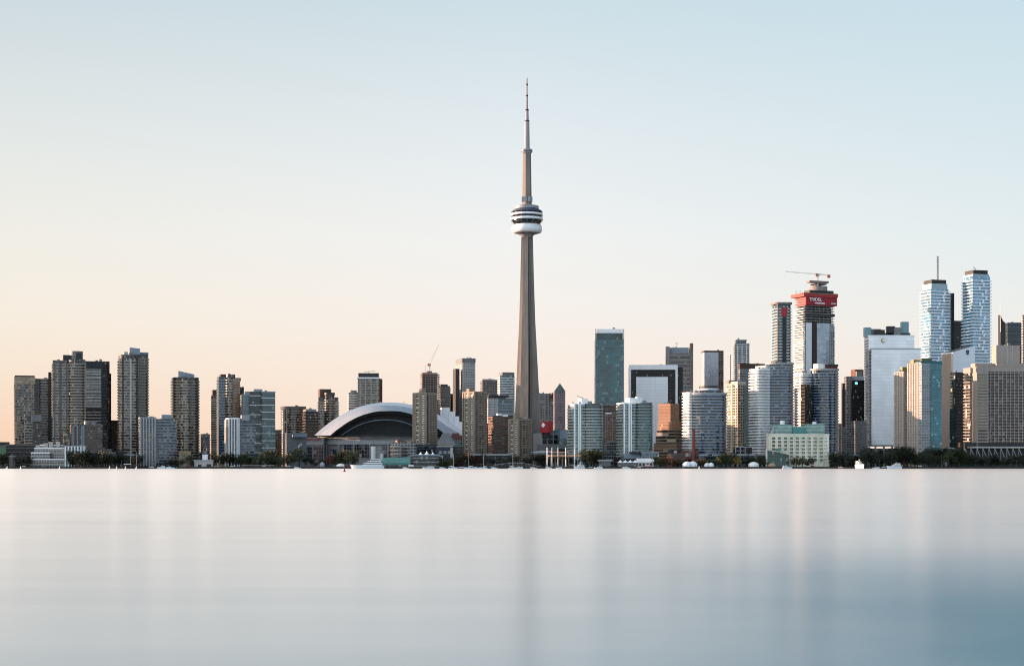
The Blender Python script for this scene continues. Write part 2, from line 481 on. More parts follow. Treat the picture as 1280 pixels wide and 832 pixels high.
# dark reflections painted into the near right water: mirror fades to the blue body
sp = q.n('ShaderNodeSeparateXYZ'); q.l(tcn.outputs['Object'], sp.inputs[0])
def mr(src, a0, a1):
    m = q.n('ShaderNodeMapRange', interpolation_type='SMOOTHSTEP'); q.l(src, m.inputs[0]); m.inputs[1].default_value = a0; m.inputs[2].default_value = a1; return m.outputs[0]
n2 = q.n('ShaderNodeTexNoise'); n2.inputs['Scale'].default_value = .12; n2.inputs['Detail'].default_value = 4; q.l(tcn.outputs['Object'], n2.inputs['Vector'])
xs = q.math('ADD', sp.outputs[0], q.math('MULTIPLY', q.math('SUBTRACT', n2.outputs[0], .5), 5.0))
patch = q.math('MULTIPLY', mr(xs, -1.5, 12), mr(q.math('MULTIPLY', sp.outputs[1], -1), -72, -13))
m3_ = q.n('ShaderNodeMapping'); m3_.inputs['Scale'].default_value = (.02, .22, 1); q.l(tcn.outputs['Object'], m3_.inputs[0])
n3 = q.n('ShaderNodeTexNoise'); n3.inputs['Scale'].default_value = 1; n3.inputs['Detail'].default_value = 7; n3.inputs['Roughness'].default_value = .65; q.l(m3_.outputs[0], n3.inputs['Vector'])
swell = q.math('ADD', .86, q.math('MULTIPLY', n3.outputs[0], .26))
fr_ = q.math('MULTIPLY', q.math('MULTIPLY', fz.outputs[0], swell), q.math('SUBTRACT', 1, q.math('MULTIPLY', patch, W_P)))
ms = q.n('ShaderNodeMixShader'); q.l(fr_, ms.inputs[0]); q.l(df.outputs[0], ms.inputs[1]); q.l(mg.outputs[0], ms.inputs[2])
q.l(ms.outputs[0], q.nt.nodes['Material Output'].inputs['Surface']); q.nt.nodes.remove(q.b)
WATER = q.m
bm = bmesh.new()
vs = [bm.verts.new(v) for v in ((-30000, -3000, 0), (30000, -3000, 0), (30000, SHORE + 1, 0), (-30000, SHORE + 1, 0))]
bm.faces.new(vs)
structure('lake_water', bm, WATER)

q = NB('city_ground')
tcn = q.n('ShaderNodeTexCoord'); no = q.n('ShaderNodeTexNoise'); no.inputs['Scale'].default_value = .02; no.inputs['Detail'].default_value = 6
q.l(tcn.outputs['Object'], no.inputs['Vector'])
q.l(q.mix(no.outputs[0], (.045, .05, .04), (.14, .13, .12)), q.b.inputs['Base Color']); q.b.inputs['Roughness'].default_value = .9
bm = bmesh.new()
vs = [bm.verts.new(v) for v in ((-30000, SHORE, G), (30000, SHORE, G), (30000, 40000, G), (-30000, 40000, G))]
bm.faces.new(vs)
structure('ground', bm, q.m)
# quay: concrete wall with a coping and dark tidemark
QUAY = solid('quay_concrete', (.10, .095, .09), .9, .35, .2)
bm = bmesh.new()
for x0 in range(-1400, 1400, 40):
    prism(bm, [Vector((x0 + .05, SHORE - .6)), Vector((x0 + 39.95, SHORE - .6)), Vector((x0 + 39.95, SHORE + .3)), Vector((x0 + .05, SHORE + .3))], -1, G + .02, top=0)
    prism(bm, [Vector((x0, SHORE - .9)), Vector((x0 + 40, SHORE - .9)), Vector((x0 + 40, SHORE + 1.2)), Vector((x0, SHORE + 1.2))], G + .025, G + .4, top=0)
structure('quay_wall', bm, [QUAY])
# waterside promenade and boulevard behind it
bm = bmesh.new(); prism(bm, [Vector(v) for v in ((-1400, SHORE + 1.3), (1400, SHORE + 1.3), (1400, SHORE + 14), (-1400, SHORE + 14))], G - .5, G + .012, top=0)
structure('promenade', bm, [solid('promenade_paving', (.22, .2, .18), .85)])
bm = bmesh.new(); prism(bm, [Vector(v) for v in ((-1400, SHORE + 120), (1400, SHORE + 120), (1400, SHORE + 135), (-1400, SHORE + 135))], G - .5, G + .008, top=0)
structure('road', bm, [solid('asphalt', (.05, .05, .052), .85)])
# ================================================================ CN-style needle tower
def needle_tower():
    D = 2392.0
    t = T('observation_tower', 'very tall concrete needle tower with round pod, tallest thing in the skyline', 'tower', 658.7, D=D)
    cx = 0.0
    k = D / F
    shaftm = solid('tower_concrete', (.33, .285, .25), .85, .2, .12)
    def zz(py): return Zp(py, D) - t.o[2]
    bm = bmesh.new(); rings = []
    legs = [R(256), R(16), R(136)]
    lv = [(584, 27, 6.4, 11.0), (570, 24.5, 6.3, 10.6), (545, 21, 6.1, 10), (515, 18.0, 5.9, 9.2), (480, 15.6, 5.6, 8.6), (440, 13.3, 5.2, 8.0), (400, 11.0, 4.4, 7.4), (350, 9.2, 4.0, 6.7), (291, 7.6, 3.6, 6.0)]
    uvl = bm.loops.layers.uv.verify()
    for py, r, hw, rc_ in lv:
        ring = []
        for a in legs:
            u = Vector((math.cos(a), math.sin(a), 0)); v = Vector((-u.y, u.x, 0))
            b = a + R(60)
            root = hw * 1.12
            ring += [u * r - v * hw, u * r + v * hw]
            # slot between two legs: two inner corners
            c = Vector((math.cos(b), math.sin(b), 0)); cv = Vector((-c.y, c.x, 0))
            ring += [c * rc_ * .62 - cv * 2.6, c * rc_ * .62 + cv * 2.6]
        rings.append([bm.verts.new((p.x, p.y, zz(py))) for p in ring])
    for a, b in zip(rings, rings[1:]):
        n = len(a)
        for i in range(n):
            j = (i + 1) % n
            f = bm.faces.new((a[i], a[j], b[j], b[i]))
            for lp in f.loops: lp[uvl].uv = (i * 20, lp.vert.co.z)
    bm.faces.new(rings[-1])
    t.add('shaft', bm, shaftm)
    # glazed lift shaft in each slot
    bm = bmesh.new()
    for a in legs:
        b = a + R(60); c = Vector((math.cos(b), math.sin(b), 0)); cv = Vector((-c.y, c.x, 0))
        lo, hi = c * 8.6, c * 4.4
        for p, z_ in ((lo, zz(560)),):
            v = [bm.verts.new(lo - cv * 1.6 + Vector((0, 0, zz(566)))), bm.verts.new(lo + cv * 1.6 + Vector((0, 0, zz(566)))),
                 bm.verts.new(hi + cv * 1.3 + Vector((0, 0, zz(291)))), bm.verts.new(hi - cv * 1.3 + Vector((0, 0, zz(291))))]
            bm.faces.new(v)
    bm.normal_update(); bmesh.ops.solidify(bm, geom=bm.faces[:], thickness=.6)
    t.add('lift_glazing', bm, solid('lift_glass', (.04, .04, .045), .15, spec=.8))
    def L(name, prof, mat, n=40, parent=None):
        bm = bmesh.new(); lathe(bm, [(r * k, zz(py)) for r, py in prof], n)
        return smooth(t.add(name, bm, mat, parent)) if False else t.add(name, bm, mat, parent)
    L('pod_underside', [(6.5, 297), (9, 293.5), (15.5, 291.2), (16, 290)], CONC)
    o = L('radome', [(14.5, 291.6), (17.4, 291), (18.8, 288.8), (19.0, 286), (18.6, 283), (17.2, 281.2), (14.5, 280.8)], solid('radome_fabric', (.80, .80, .79), .35, .03)); smooth(o)
    podglass = solid('pod_glass', (.025, .03, .04), .12, .2, spec=.9)
    L('observation_deck', [(16.2, 281), (17.2, 278.5), (19.3, 276.2), (19.3, 275), (17, 274.8)], podglass)
    L('deck_ring', [(18.6, 275.4), (20.1, 275), (20.1, 272.6), (18.6, 272.4)], WHITE)
    L('restaurant_windows', [(18.4, 272.5), (19.2, 270.4), (18.6, 269.6)], podglass)
    L('deck_ring', [(18.4, 270), (19.9, 269.4), (19.9, 267.4), (18.4, 267)], WHITE)
    L('lookout_windows', [(18.2, 267.2), (19.0, 265.6), (18.6, 264)], podglass)
    L('pod_roof', [(19.6, 265.2), (19.2, 264.2), (15, 261.6), (14.6, 261)], solid('pod_roof_metal', (.10, .12, .17), .4))
    L('upper_drum', [(14.4, 262.4), (14.8, 262), (14.8, 258), (14.0, 257.6)], LGREY)
    for i in range(16):      # lattice of slim posts round the pod
        a = 2 * math.pi * i / 16
        t.rods(LGREY, [((t.o[0] + 19.0 * k * math.cos(a), t.o[1] + 19.0 * k * math.sin(a), Zp(279, D)), (t.o[0] + 19.4 * k * math.cos(a), t.o[1] + 19.4 * k * math.sin(a), Zp(265, D)))], .22, 'pod_post')
    # upper shaft, six sided
    bm = bmesh.new(); lathe(bm, [(6.2 * k, zz(258)), (5.7 * k, zz(230)), (5.1 * k, zz(192))], 6)
    bmesh.ops.rotate(bm, verts=bm.verts, matrix=Matrix.Rotation(R(12), 3, 'Z')); t.add('upper_shaft', bm, shaftm)
    for a in (200, 250, 300, 350, 60, 120):
        d = Vector((math.cos(R(a)), math.sin(R(a)), 0)) * 5.4 * k; bm = bmesh.new()
        prism(bm, [Vector((d.x + x, d.y + y)) for x, y in ((-1.8, -1.8), (1.8, -1.8), (1.8, 1.8), (-1.8, 1.8))], zz(252.4), zz(246.4), top=0); t.add('equipment_box', bm, LGREY)
    L('sky_pod', [(4.8, 192.6), (6.2, 191), (6.9, 189.4), (6.9, 187.8), (6.0, 186.6), (4, 186)], LGREY, 24)
    L('sky_pod_windows', [(6.6, 189.9), (7.05, 189.6), (7.05, 188.6), (6.6, 188.4)], podglass, 24)
    mast = [(3.5, 186.5, 152), (2.3, 151, 138.2), (1.15, 137.5, 120), (.8, 119.5, 98)]
    for r, a, b in mast:
        m = LGREY if r > 1.2 else solid('mast_red_grey', (.30, .26, .27), .6)
        L('antenna_section', [(r, a), (r * .86, b)], m, 10)
    for py, r in ((151.6, 3.1), (137.8, 2.3), (119.8, 1.5), (106, 1.3)):
        L('antenna_joint', [(r * .9, py + .9), (r, py + .6), (r, py - .8), (r * .7, py - 1.2)], solid('joint_red', (.12, .04, .04), .6), 12)
    # low concrete entrance hall at the foot
    bm = bmesh.new(); lathe(bm, [(34, 0), (34, 9), (31, 10.5), (12, 11)], 24); t.add('entrance_hall', bm, DCONC)
needle_tower()

# ================================================================ domed stadium
def stadium():
    D = 2335.0
    t = T('domed_stadium', 'round stadium with white arched sliding roof and dark open end left of the needle tower', 'stadium', 483, D=D + 115)
    k = D / F
    o = Vector(t.o)
    DC = D + 115.0
    drumr = 114.0
    cx = P(481, D)
    # drum
    conc = facade('stadium_concrete', (.36, .35, .35), (.30, .29, .29), 5, 8, .12, .05, 0, ior=1.35, rough=.8, var=.2, mrough=.8, tilt=0)
    poly = [Vector((cx + drumr * 1.02 * math.cos(a), DC + drumr * .98 * math.sin(a))) for a in [2 * math.pi * i / 40 - math.pi / 2 for i in range(40)]]
    zt = Zp(546.5, D)
    bm = bmesh.new(); prism(bm, poly, G, zt, t.o); t.add('stadium_wall', bm, [conc, ROOF])
    bm = bmesh.new(); prism(bm, outset(poly, 2.2), Zp(555, D), Zp(551, D), t.o, top=0); t.add('concourse_band', bm, LGREY)
    bm = bmesh.new(); prism(bm, outset(poly, 1.6), zt - 1.2, zt + .8, t.o, top=0); t.add('parapet', bm, DCONC)
    bm = bmesh.new(); prism(bm, outset(poly, -7), zt - 1, Zp(543.2, D + 20), t.o, top=0); t.add('roof_track_deck', bm, DARK)
    gl = facade('stadium_glazing', (.03, .05, .09), (.2, .21, .23), 4, 4, .12, .14, .12, ior=1.8)
    for a0, a1, y0, y1 in ((208, 224, 557, 576), (228, 233, 561, 574), (240, 262, 556, 571), (268, 290, 556, 571), (296, 318, 557, 572), (322, 340, 557, 572)):
        n = max(2, int((a1 - a0) / 3)); pts = [Vector((cx + (drumr * 1.02 + 1) * math.cos(R(a0 + (a1 - a0) * i / n)), DC + (drumr * .98 + 1) * math.sin(R(a0 + (a1 - a0) * i / n)))) for i in range(n + 1)]
        pts2 = [Vector((cx + (p.x - cx) * .97, DC + (p.y - DC) * .97)) for p in pts]
        bm = bmesh.new(); prism(bm, pts + pts2[::-1], Zp(y1, D), Zp(y0, D), t.o, top=0); t.add('glazed_bay', bm, gl)
    for a in range(200, 345, 12):
        p = Vector((cx + (drumr * 1.02 + 1.8) * math.cos(R(a)), DC + (drumr * .98 + 1.8) * math.sin(R(a))))
        bm = bmesh.new(); prism(bm, [p + Vector(v) for v in ((-1.2, -1.2), (1.2, -1.2), (1.2, 1.2), (-1.2, 1.2))], G, Zp(555, D), t.o, top=0); t.add('buttress', bm, CONC)
    # round stair towers
    for px, y0 in ((364, 541), (398, 556)):
        bm = bmesh.new(); c = Vector((P(px, D - 10 + 40), D + 30)); r = 12 if px == 364 else 8
        if px == 364: prism(bm, [c + Vector((r * math.cos(a), r * math.sin(a))) for a in [2 * math.pi * i / 20 for i in range(20)]], G, Zp(y0, D + 30), t.o); t.add('stair_tower', bm, [conc, ROOF])
        else: bm.free()
    # roof shells: elliptic arches extruded away from the camera
    def shell(pc, a, h, y0, y1, th, mat, name, base=543.5, i0=0, i1=36, n=36, bevel=None, sq=.0):
        bm = bmesh.new(); kx = y0 / F
        z0 = Zp(base, D)
        def pt(i, aa, hh, y):
            q = 2 * i / n - 1
            return Vector((P(pc, D) + aa * k * q, y, z0 + hh * k * (1 - abs(q) ** 2.15))) - o
        prof = [(a, h, y0), (a, h, y1), (a - th, h - th, y1), (a - th, h - th, y0)]
        if bevel: prof = [(a, h, y0), (a, h, y1), (a - th, h - th, y1), (a - bevel[0], h - bevel[1], y0 - bevel[2]), (a - bevel[0] * .36, h - bevel[1] * .36, y0 - bevel[2] * .2)]
        vs_ = [[bm.verts.new(pt(i, *p)) for p in prof] for i in range(i0, i1 + 1)]
        for p, q in zip(vs_, vs_[1:]):
            for j in range(len(prof)):
                jj = (j + 1) % len(prof)
                f = bm.faces.new((p[j], q[j], q[jj], p[jj])); f.material_index = 1 if (bevel and j == 3) else 0
        bm.faces.new(vs_[0][::-1]); bm.faces.new(vs_[-1])
        return t.add(name, bm, mat)
    rw = facade('roof_membrane', (.86, .87, .89), (.60, .62, .65), 400, 7, 0, .06, 0, ior=1.4, rough=.5, var=.05, tilt=0)
    rb = solid('roof_bevel_blue_grey', (.50, .57, .64), .5, .06)
    shell(484, 95, 42, D + 34, D + 92, 6, [rw, rb], 'roof_panel', bevel=(22, 11, 14))
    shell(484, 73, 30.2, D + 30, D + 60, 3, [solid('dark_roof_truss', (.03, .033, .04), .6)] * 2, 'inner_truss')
    shell(480, 56, 20.4, D + 26, D + 29, 1.1, [solid('pale_truss_line', (.22, .25, .28), .5)] * 2, 'truss_chord')
    # dark ribbed sheet across the open end, painted as its shaded interior
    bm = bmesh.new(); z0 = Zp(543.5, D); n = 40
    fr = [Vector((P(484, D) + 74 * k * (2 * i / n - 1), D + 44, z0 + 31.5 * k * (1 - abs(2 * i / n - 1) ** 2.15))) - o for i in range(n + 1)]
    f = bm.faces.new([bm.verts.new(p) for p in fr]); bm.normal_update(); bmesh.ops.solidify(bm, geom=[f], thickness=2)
    t.add('open_end_fill', bm, solid('interior_shade', (.022, .025, .03), .6, .3))
    for i, a in enumerate((66, 61, 50, 44, 38)):
        shell(482 + i, a, a * .40, D + 40, D + 42, .5, [solid('open_end_rib', (.05, .055, .065), .5)] * 2, 'open_end_rib')
    shell(484, 94, 43.5, D + 92, D + 190, 4, [rw, rw], 'roof_panel')
    for px in (420, 448, 470, 500, 530): t.rods(LGREY, [((P(px, D), D + 60, Zp(543.5 - 43.2 * (1 - abs((px - 484) / 94) ** 2.15), D)), (P(px, D) + 2.5, D + 60, Zp(543.5 - 43.2 * (1 - abs((px - 484) / 94) ** 2.15), D) + 1.2))], .5, 'roof_walkway')
    # stacked quarter dome at the right, falling in steps
    for i, (pc, a, h, dy) in enumerate(((496, 84, 40, 60), (505, 77, 34, 48), (512, 71, 28, 38))):
        shell(pc, a, h, D + dy, D + dy + 40, 4, [rw, rb], 'roof_panel', i0=20, i1=36, bevel=(9, 6, 8))
    for j, (x0, x1, yy, yb, dy) in enumerate(((552, 561, 509, 520, 120), (561, 568, 514, 526, 116), (568, 573, 520, 531, 112), (573, 578, 527, 541, 108))):
        bm = bmesh.new(); prism(bm, rp(x0, x0, x1 + 1, D + dy, 6, 30), Zp(yb + 6, D + dy), Zp(yy, D + dy), t.o, top=0); t.add('roof_step', bm, rw)
    # sign lettering
    e = RED
    sgn = T.words
    a, b = Vector((P(377.5, D + 26), D + 26)), Vector((P(404.5, D + 16), D + 16))
    t.words(e, 'ROGERS CENTRE', 380.5, 550.3, 2.8, poly=[a, b, b + Vector((0, 9)), a + Vector((0, 9))], out=.4, sx=.74)
    bm = bmesh.new(); prism(bm, [a, b, b + Vector((0, 46)), a + Vector((0, 62))], G, Zp(546.3, D + 20), t.o); t.add('entrance_block', bm, [conc, ROOF])
    for t0, t1, y0, y1 in ((.12, .46, 557.5, 575), (.52, .96, 557.5, 575)):
        q0, q1 = a.lerp(b, t0), a.lerp(b, t1); bm = bmesh.new(); prism(bm, [q0 + Vector((0, -.3)), q1 + Vector((0, -.3)), q1 + Vector((0, 2)), q0 + Vector((0, 2))], Zp(y1, D + 20), Zp(y0, D + 20), t.o, top=0); t.add('glazed_bay', bm, gl)
    bm = bmesh.new(); prism(bm, [a + Vector((0, -1)), b + Vector((0, -1)), b + Vector((0, 5)), a + Vector((0, 5))], Zp(555.3, D + 20), Zp(552.2, D + 20), t.o, top=0); t.add('concourse_band', bm, LGREY)
stadium()

# ================================================================ helpers for towers
def mech(t, mat, xl, xr, top, bot, **k): return t.pbox(mat, xl, xr, top, bot, 'penthouse', **k)

# ---- far left cluster
t = T('residential_tower', 'short bronze glass tower with sunlit golden top storeys at the far left end', 'tower', 18, 19, 43, 2250, group=None)
t.block(GLW, 470); t.clutter(2); t.parapet(CHAR)
t.rings(RAILD, 480, h=3.0, th=.9, out=.9)
t.block(facade('golden_crown_glass', (.30, .20, .08), (.2, .15, .1), 3.2, 3, .2, .1, .4, (.5, .4, .25)), 470.6, 480, 'glazed_crown', outset(t.poly, 1.2))  # gold in the crown glass is sunlight put into its colour
t = T('residential_tower', 'small dark block with pale roof slab before the short bronze tower at far left', 'tower', 31, 31, 51, 2200)
t.block(GLD, 520, poly=rp(31, 31, 51, 2200)); t.rings(RAILG, 526, h=3, th=.9, out=.8, poly=rp(31, 31, 40, 2196, depth=12)); t.block(GREY, 519, 527, 'roof_slab', outset(rp(40, 40, 50.5, 2196), 1)); t.parapet(GREY)
t = T('residential_tower', 'dark glass tower with thin horizontal lines, second tower from the left end', 'tower', 41, 42, 52, 2310)
t.block(GLD, 474); t.rings(RAILD, 474, h=3, th=.7, out=.6); t.clutter(1); t.parapet(CHAR)
t = T('residential_tower', 'slim grey striped tower with a taller dark slab on its right, at the left end', 'tower', 51, 51, 66, 2290)
t.block(GLD, 473, poly=rp(51, 51, 61, 2290)); t.rings(RAILG, 473, h=3, th=1.1, out=1, poly=rp(51, 51, 60, 2290)); t.block(CHAR, 465, name='dark_slab', poly=rp(60.5, 60.5, 66, 2288)); t.clutter(1)
for i in range(26): pass
t = T('residential_tower', 'tallest tower of the left end cluster with stepped crown and round drum on top', 'tower', 64, 65, 106, 2190)
p1 = rp(64.5, 66, 90, 2190, depth=30); p2 = ell(96.5, 10.2, 2186)
t.block(GLW, 450, poly=p1); t.block(GLD, 449, poly=p2, name='round_wing')
t.rings(RAILG, 454, h=3, th=1.15, out=1.1, poly=p1); t.rings(RAILG, 452, h=3, th=1.0, out=1, poly=p2)
t.piers(DCONC, 0, [.1, .36, .42, .72, .97], 451, wd=1.4, out=1.5, poly=p1)
t.block(CHAR, 443, 450, 'penthouse', rp(79, 79, 89, 2196, depth=16)); t.cyl(GREY, 95.5, 8, 438.5, 449); t.pbox(CHAR, 95, 102, 441, 449, depth=8, dD=1); t.clutter(3, p1)
t = T('residential_tower', 'black framed tower with a pale gridded panel inset, right of the drum topped tower', 'tower', 104, 105, 139, 2285)
t.block(BLACKG, 451, poly=rp(104.5, 105, 137, 2285)); t.block(BLACKG, 466, name='side_wing', poly=rp(132, 132, 139, 2295)); t.block(CHAR, 451.2, 461, 'dark_frame', outset(rp(105, 105, 128, 2285), .9))
pp = rp(106, 106, 126.5, 2283.5, depth=6); t.block(facade('inset_panel_glass', (.32, .32, .30), (.10, .10, .10), 3.2, 3, .24, .05, .3, (.45, .44, .4)), 461, 510, 'inset_glazing', pp)
t.rings(DCONC, 510, 461.5, h=3.2, th=.5, out=.6, name='floor_edge', poly=pp) if False else None
t.stack(outset(pp, .5), t.z(510), t.z(461), 6.4, .5, CHAR, 'floor_edge')
t.rings(RAILD, 528, h=3.2, th=.7, out=.8, poly=rp(105.5, 105.5, 126, 2285)); t.rings(RAILG, 512, 530, h=3.2, th=1.0, out=1.2, poly=rp(106, 106, 125, 2285)); t.clutter(2)
t = T('apartment_block', 'mid rise brown block with pale blue bays in front of the black framed tower', 'apartment block', 80, 89, 128, 2110)
t.block(facade('brown_midrise', (.05, .05, .05), (.20, .15, .12), 3.0, 3.2, .35, .35, .25), 530, poly=rp(89, 89, 128, 2110, depth=30)); t.block(GLW, 541, name='side_wing', poly=rp(80, 80, 90, 2114, depth=18)); t.lastz = t.z(530)
t.piers(BLUEG, 0, [.06, .2, .34, .4], 532, 575, 1.6, .8, poly=rp(89, 89, 128, 2110)); t.cyl(GREY, 110, 5, 526, 531); t.cyl(GREY, 118, 4, 527, 531); t.stack(outset(rp(89, 89, 128, 2110, depth=30), .5), G + 5, t.z(531), 3, .5, BROWN, 'floor_edge'); t.clutter(2, rp(89, 89, 128, 2110))
t = T('terraced_building', 'low white waterfront block stepping down in terraces at the left end', 'apartment block', 37, 37, 107, 2040)
steps = [(39, 62, 566), (37.5, 84, 574), (43, 80, 560), (50, 78, 556)]
for i, (a, b, y) in enumerate(steps):
    pl = rp(a, a, b, 2034 + i * 7 if i != 1 else 2028, 8, 16); t.block(facade('terrace_windows', (.05, .06, .07), (.50, .49, .47), 3, 3.2, .38, .3, .2), y, name='terrace_block', poly=pl); t.parapet(WHITE, pl, .9); t.stack(outset(pl, .8), G + 3, t.z(y) - 1, 3, .9, WARMW, 'balcony')
pl = rp(80, 80, 107, 2030, 8, 20); t.block(facade('terrace_windows_blue', (.05, .08, .12), (.52, .56, .60), 3, 4, .3, .4, .15), 558, name='terrace_block', poly=pl); t.piers(WHITE, 0, 7, 558, wd=1.3, out=.8, poly=pl); t.clutter(3, pl); t.parapet(LGREY, pl)
for x, y in ((45, 556), (55, 553.5), (61, 552), (70, 551.5)): t.pbox(WARMW, x, x + 5, y, y + 6, 'stair_head', 5, 12)
t = T('warehouse', 'low dark building with flat roof behind the terraced white block, far left edge', 'warehouse', 6, 7, 42, 2090)
t.block(CHAR, 556); t.parapet(DCONC); t.clutter(4); t.block(DARK, 552, 556, 'upper_storey', rp(-8, -8, 12, 2096)); t.stack(outset(t.poly, .3), G + 3, t.z(557), 5, 1, DCONC, 'floor_edge')
t = T('warehouse', 'low shed with a green front panel at the very left edge', 'warehouse', -14, -14, 7.5, 2040)
t.block(GREENP, 557); t.parapet(DCONC); t.strip(DARK, 0, .75, .85, 575, 582, 10, 4, .2, 'door')
for x in (1, 15):
    t = T('silo', 'squat grey concrete silo with cap, %s' % ('at the very left edge before the green panel' if x == 1 else 'standing alone right of the green panel at far left'), 'silo', x, D=2015, poly=ell(x, 3.6, 2015, n=20))
    t.block(DCONC, 571); t.block(CONC, 569, 571, 'silo_cap', outset(t.poly, .8)); t.pbox(DCONC, x - 1.5, x + 1.5, 567, 569.5, 'cap_housing', 3, 2)
t = T('apartment_block', 'dark brown mid rise standing between the black framed tower and the tall beige tower', 'apartment block', 138, 138, 149, 2320)
t.block(facade('dark_brown_wall', (.03, .03, .03), (.09, .06, .05), 3, 3, .35, .3, .1), 525); t.block(BROWN, 530, name='side_wing', poly=rp(136, 136, 143, 2310)); t.clutter(1); t.stack(outset(rp(143, 143, 149, 2320), .4), G + 4, t.z(526), 3, .6, BROWN, 'floor_edge')

# ---- second group
t = T('residential_tower', 'tall beige balcony tower with blue sloped penthouse, alone right of the left end cluster', 'tower', 148, 149, 186, 2180)
p1 = rnd_corner(rp(148.5, 149.5, 173, 2180, depth=28), [0, 1], 6); p2 = rnd_corner(rp(170, 170, 186, 2196, depth=26), [1], 8)
t.block(GLW, 443, poly=p1); t.block(GLD, 441, poly=p2, name='right_wing'); t.rings(RAILG, 447, h=3, th=1.15, out=1.3, poly=p1); t.rings(RAILD, 446, h=3, th=1.1, out=1.2, poly=p2)
t.piers(CHAR, 0, [.2, .98], 444, wd=1.6, out=1.7, poly=rp(149, 149, 172, 2180)); t.piers(WARMW, 0, [.62], 448, wd=2.0, out=1.9, poly=rp(149, 149, 172, 2180))
t.block(BLUEG, 435, 442, 'penthouse', rp(162, 162, 175, 2190, depth=14), ztop=lambda x, y: Zp(434, 2190) - (x - P(162, 2190)) * .10); t.pbox(WARMW, 155, 160, 439.5, 443, depth=6); t.pbox(BLUEG, 174, 185.5, 440, 444, depth=14, dD=20); t.clutter(2, p1)
t = T('apartment_block', 'blue white mid rise with vertical frames at the foot of the tall beige tower', 'apartment block', 174, 175, 220, 2080)
p1 = rp(174.5, 175, 195, 2080, depth=22); p2 = rp(194, 194, 220, 2088, depth=20)
t.block(GLB, 522, poly=p1); t.piers(facade('pale_fin', (.45, .5, .58), (.45, .5, .58), 50, 50, 0, 0), 0, [.04, .22, .40, .58, .76, .94], 521.5, wd=1.5, out=1.0, poly=p1); t.stack(outset(p1, .5), G + 5, t.z(523), 3, .6, BLUEG, 'floor_edge')
t.block(GLB, 523, poly=p2, name='right_wing'); t.rings(RAILN, 524, h=3, th=1.0, out=1.3, poly=p2); t.pbox(BLUEG, 202, 215, 518, 523, depth=10, dD=12); t.pbox(LGREY, 186, 192, 520, 523, depth=6); t.clutter(3, p2); t.parapet(BLUEG, p1)
t = T('residential_tower', 'grey curved balcony tower with blue wedge on its roof, third from the left standing alone', 'tower', 216, 217, 250, 2190)
p1 = rnd_corner(rp(216, 217, 250, 2190, depth=30), [0, 1], 13)
t.block(GLD, 471, poly=p1); t.rings(RAILD, 473, h=3, th=1.1, out=1.2, poly=p1); q1 = rnd_corner(rp(226, 226, 238, 2186, depth=12), [0, 1], 6); t.block(GLW, 473, name='bay', poly=q1); t.rings(RAILG, 475, h=3, th=1.1, out=1, poly=q1)
t.block(BLUEG, 464, 472, 'penthouse', rp(224, 224, 243, 2198, depth=12), ztop=lambda x, y: Zp(463.5, 2198) - (x - P(224, 2198)) * .22); t.piers(CHAR, 0, [.3, .66, .86], 473, wd=1.1, out=1.5, poly=rp(217, 217, 250, 2192)); t.clutter(2, p1)
t = T('residential_tower', 'slim warm striped tower with small square cap left of the orange glinting tower', 'tower', 263, 264, 274, 2330)
t.block(facade('warm_stripes', (.10, .07, .05), (.42, .30, .2), 3, 3, .4, .1, .2), 494); t.stack(outset(t.poly, .7), G + 4, t.z(495), 3.1, 1.2, WARMW, 'spandrel'); t.pbox(BROWN, 266, 274, 487, 494, depth=14)
t = T('residential_tower', 'bronze glinting tower with brown stepped top rising behind small blue white block', 'tower', 273, 274, 305, 2240)
pa, pb, pc_ = rp(273.5, 273.5, 284, 2240, depth=20), ell(287.5, 5, 2236, n=20), rp(291, 291, 300, 2238, 17, 22)
t.block(GLB, 470, poly=pa); t.rings(RAILB, 473, h=3, th=1.0, out=1.0, poly=pa); t.block(GLW, 468, poly=pb, name='centre_bay'); t.rings(RAILG, 474, h=3, th=1.1, out=.9, poly=pb)
t.block(facade('copper_glass', (.32, .16, .08), (.3, .17, .1), 3, 2, .25, .2, .25, (.5, .34, .22)), 473, poly=pc_, name='copper_wing'); t.stack(outset(pc_, .5), G + 4, t.z(475), 3, .7, BRICK, 'floor_edge'); t.block(BLACKG, 483, name='dark_wing', poly=rp(299, 299, 305, 2246))
t.pbox(BROWN, 276, 294, 467.5, 471, depth=14); t.pbox(BROWN, 294, 301, 472, 475, depth=8); t.lastz = t.z(468); t.clutter(2, pb)
t = T('residential_tower', 'teal glass tower in three bands with pale storey lines behind the blue white block', 'tower', 303, 304, 344, 2200)
pa, pb, pc_ = rp(303.5, 303.5, 314, 2206, depth=24), rp(313, 313, 329, 2200, depth=24), rp(328, 328, 344, 2196, depth=26)
t.block(facade('teal_grey_glass', (.12, .2, .2), (.3, .36, .36), 3, 3, .25, .1, .2), 492, poly=pa, name='left_band'); t.stack(outset(pa, .5), G + 5, t.z(493), 3, .7, BLUEG, 'floor_edge')
t.block(facade('deep_teal_glass', (.02, .07, .08), (.05, .08, .09), 3, 2.4, .14, .1, .12), 489, poly=pb); t.stack(outset(pb, .5), G + 6, t.z(490), 12.4, .8, RAILW, 'floor_edge')
t.block(GLT, 490, poly=pc_, name='right_band'); t.stack(outset(pc_, .6), G + 6, t.z(491), 9.3, .8, RAILW, 'floor_edge'); t.stack(outset(pc_, .35), G + 6, t.z(491), 3.1, .4, GREY, 'spandrel')
t.pbox(LGREY, 318, 328, 486, 490, depth=12); t.pbox(LGREY, 307, 312, 489, 493, depth=8); t.clutter(2, pc_, t.z(490)); t.parapet(BLUEG, pc_, z=t.z(490))
t = T('apartment_block', 'small blue white block with vertical fins in front of the teal glass tower', 'apartment block', 283, 286, 318, 2090)
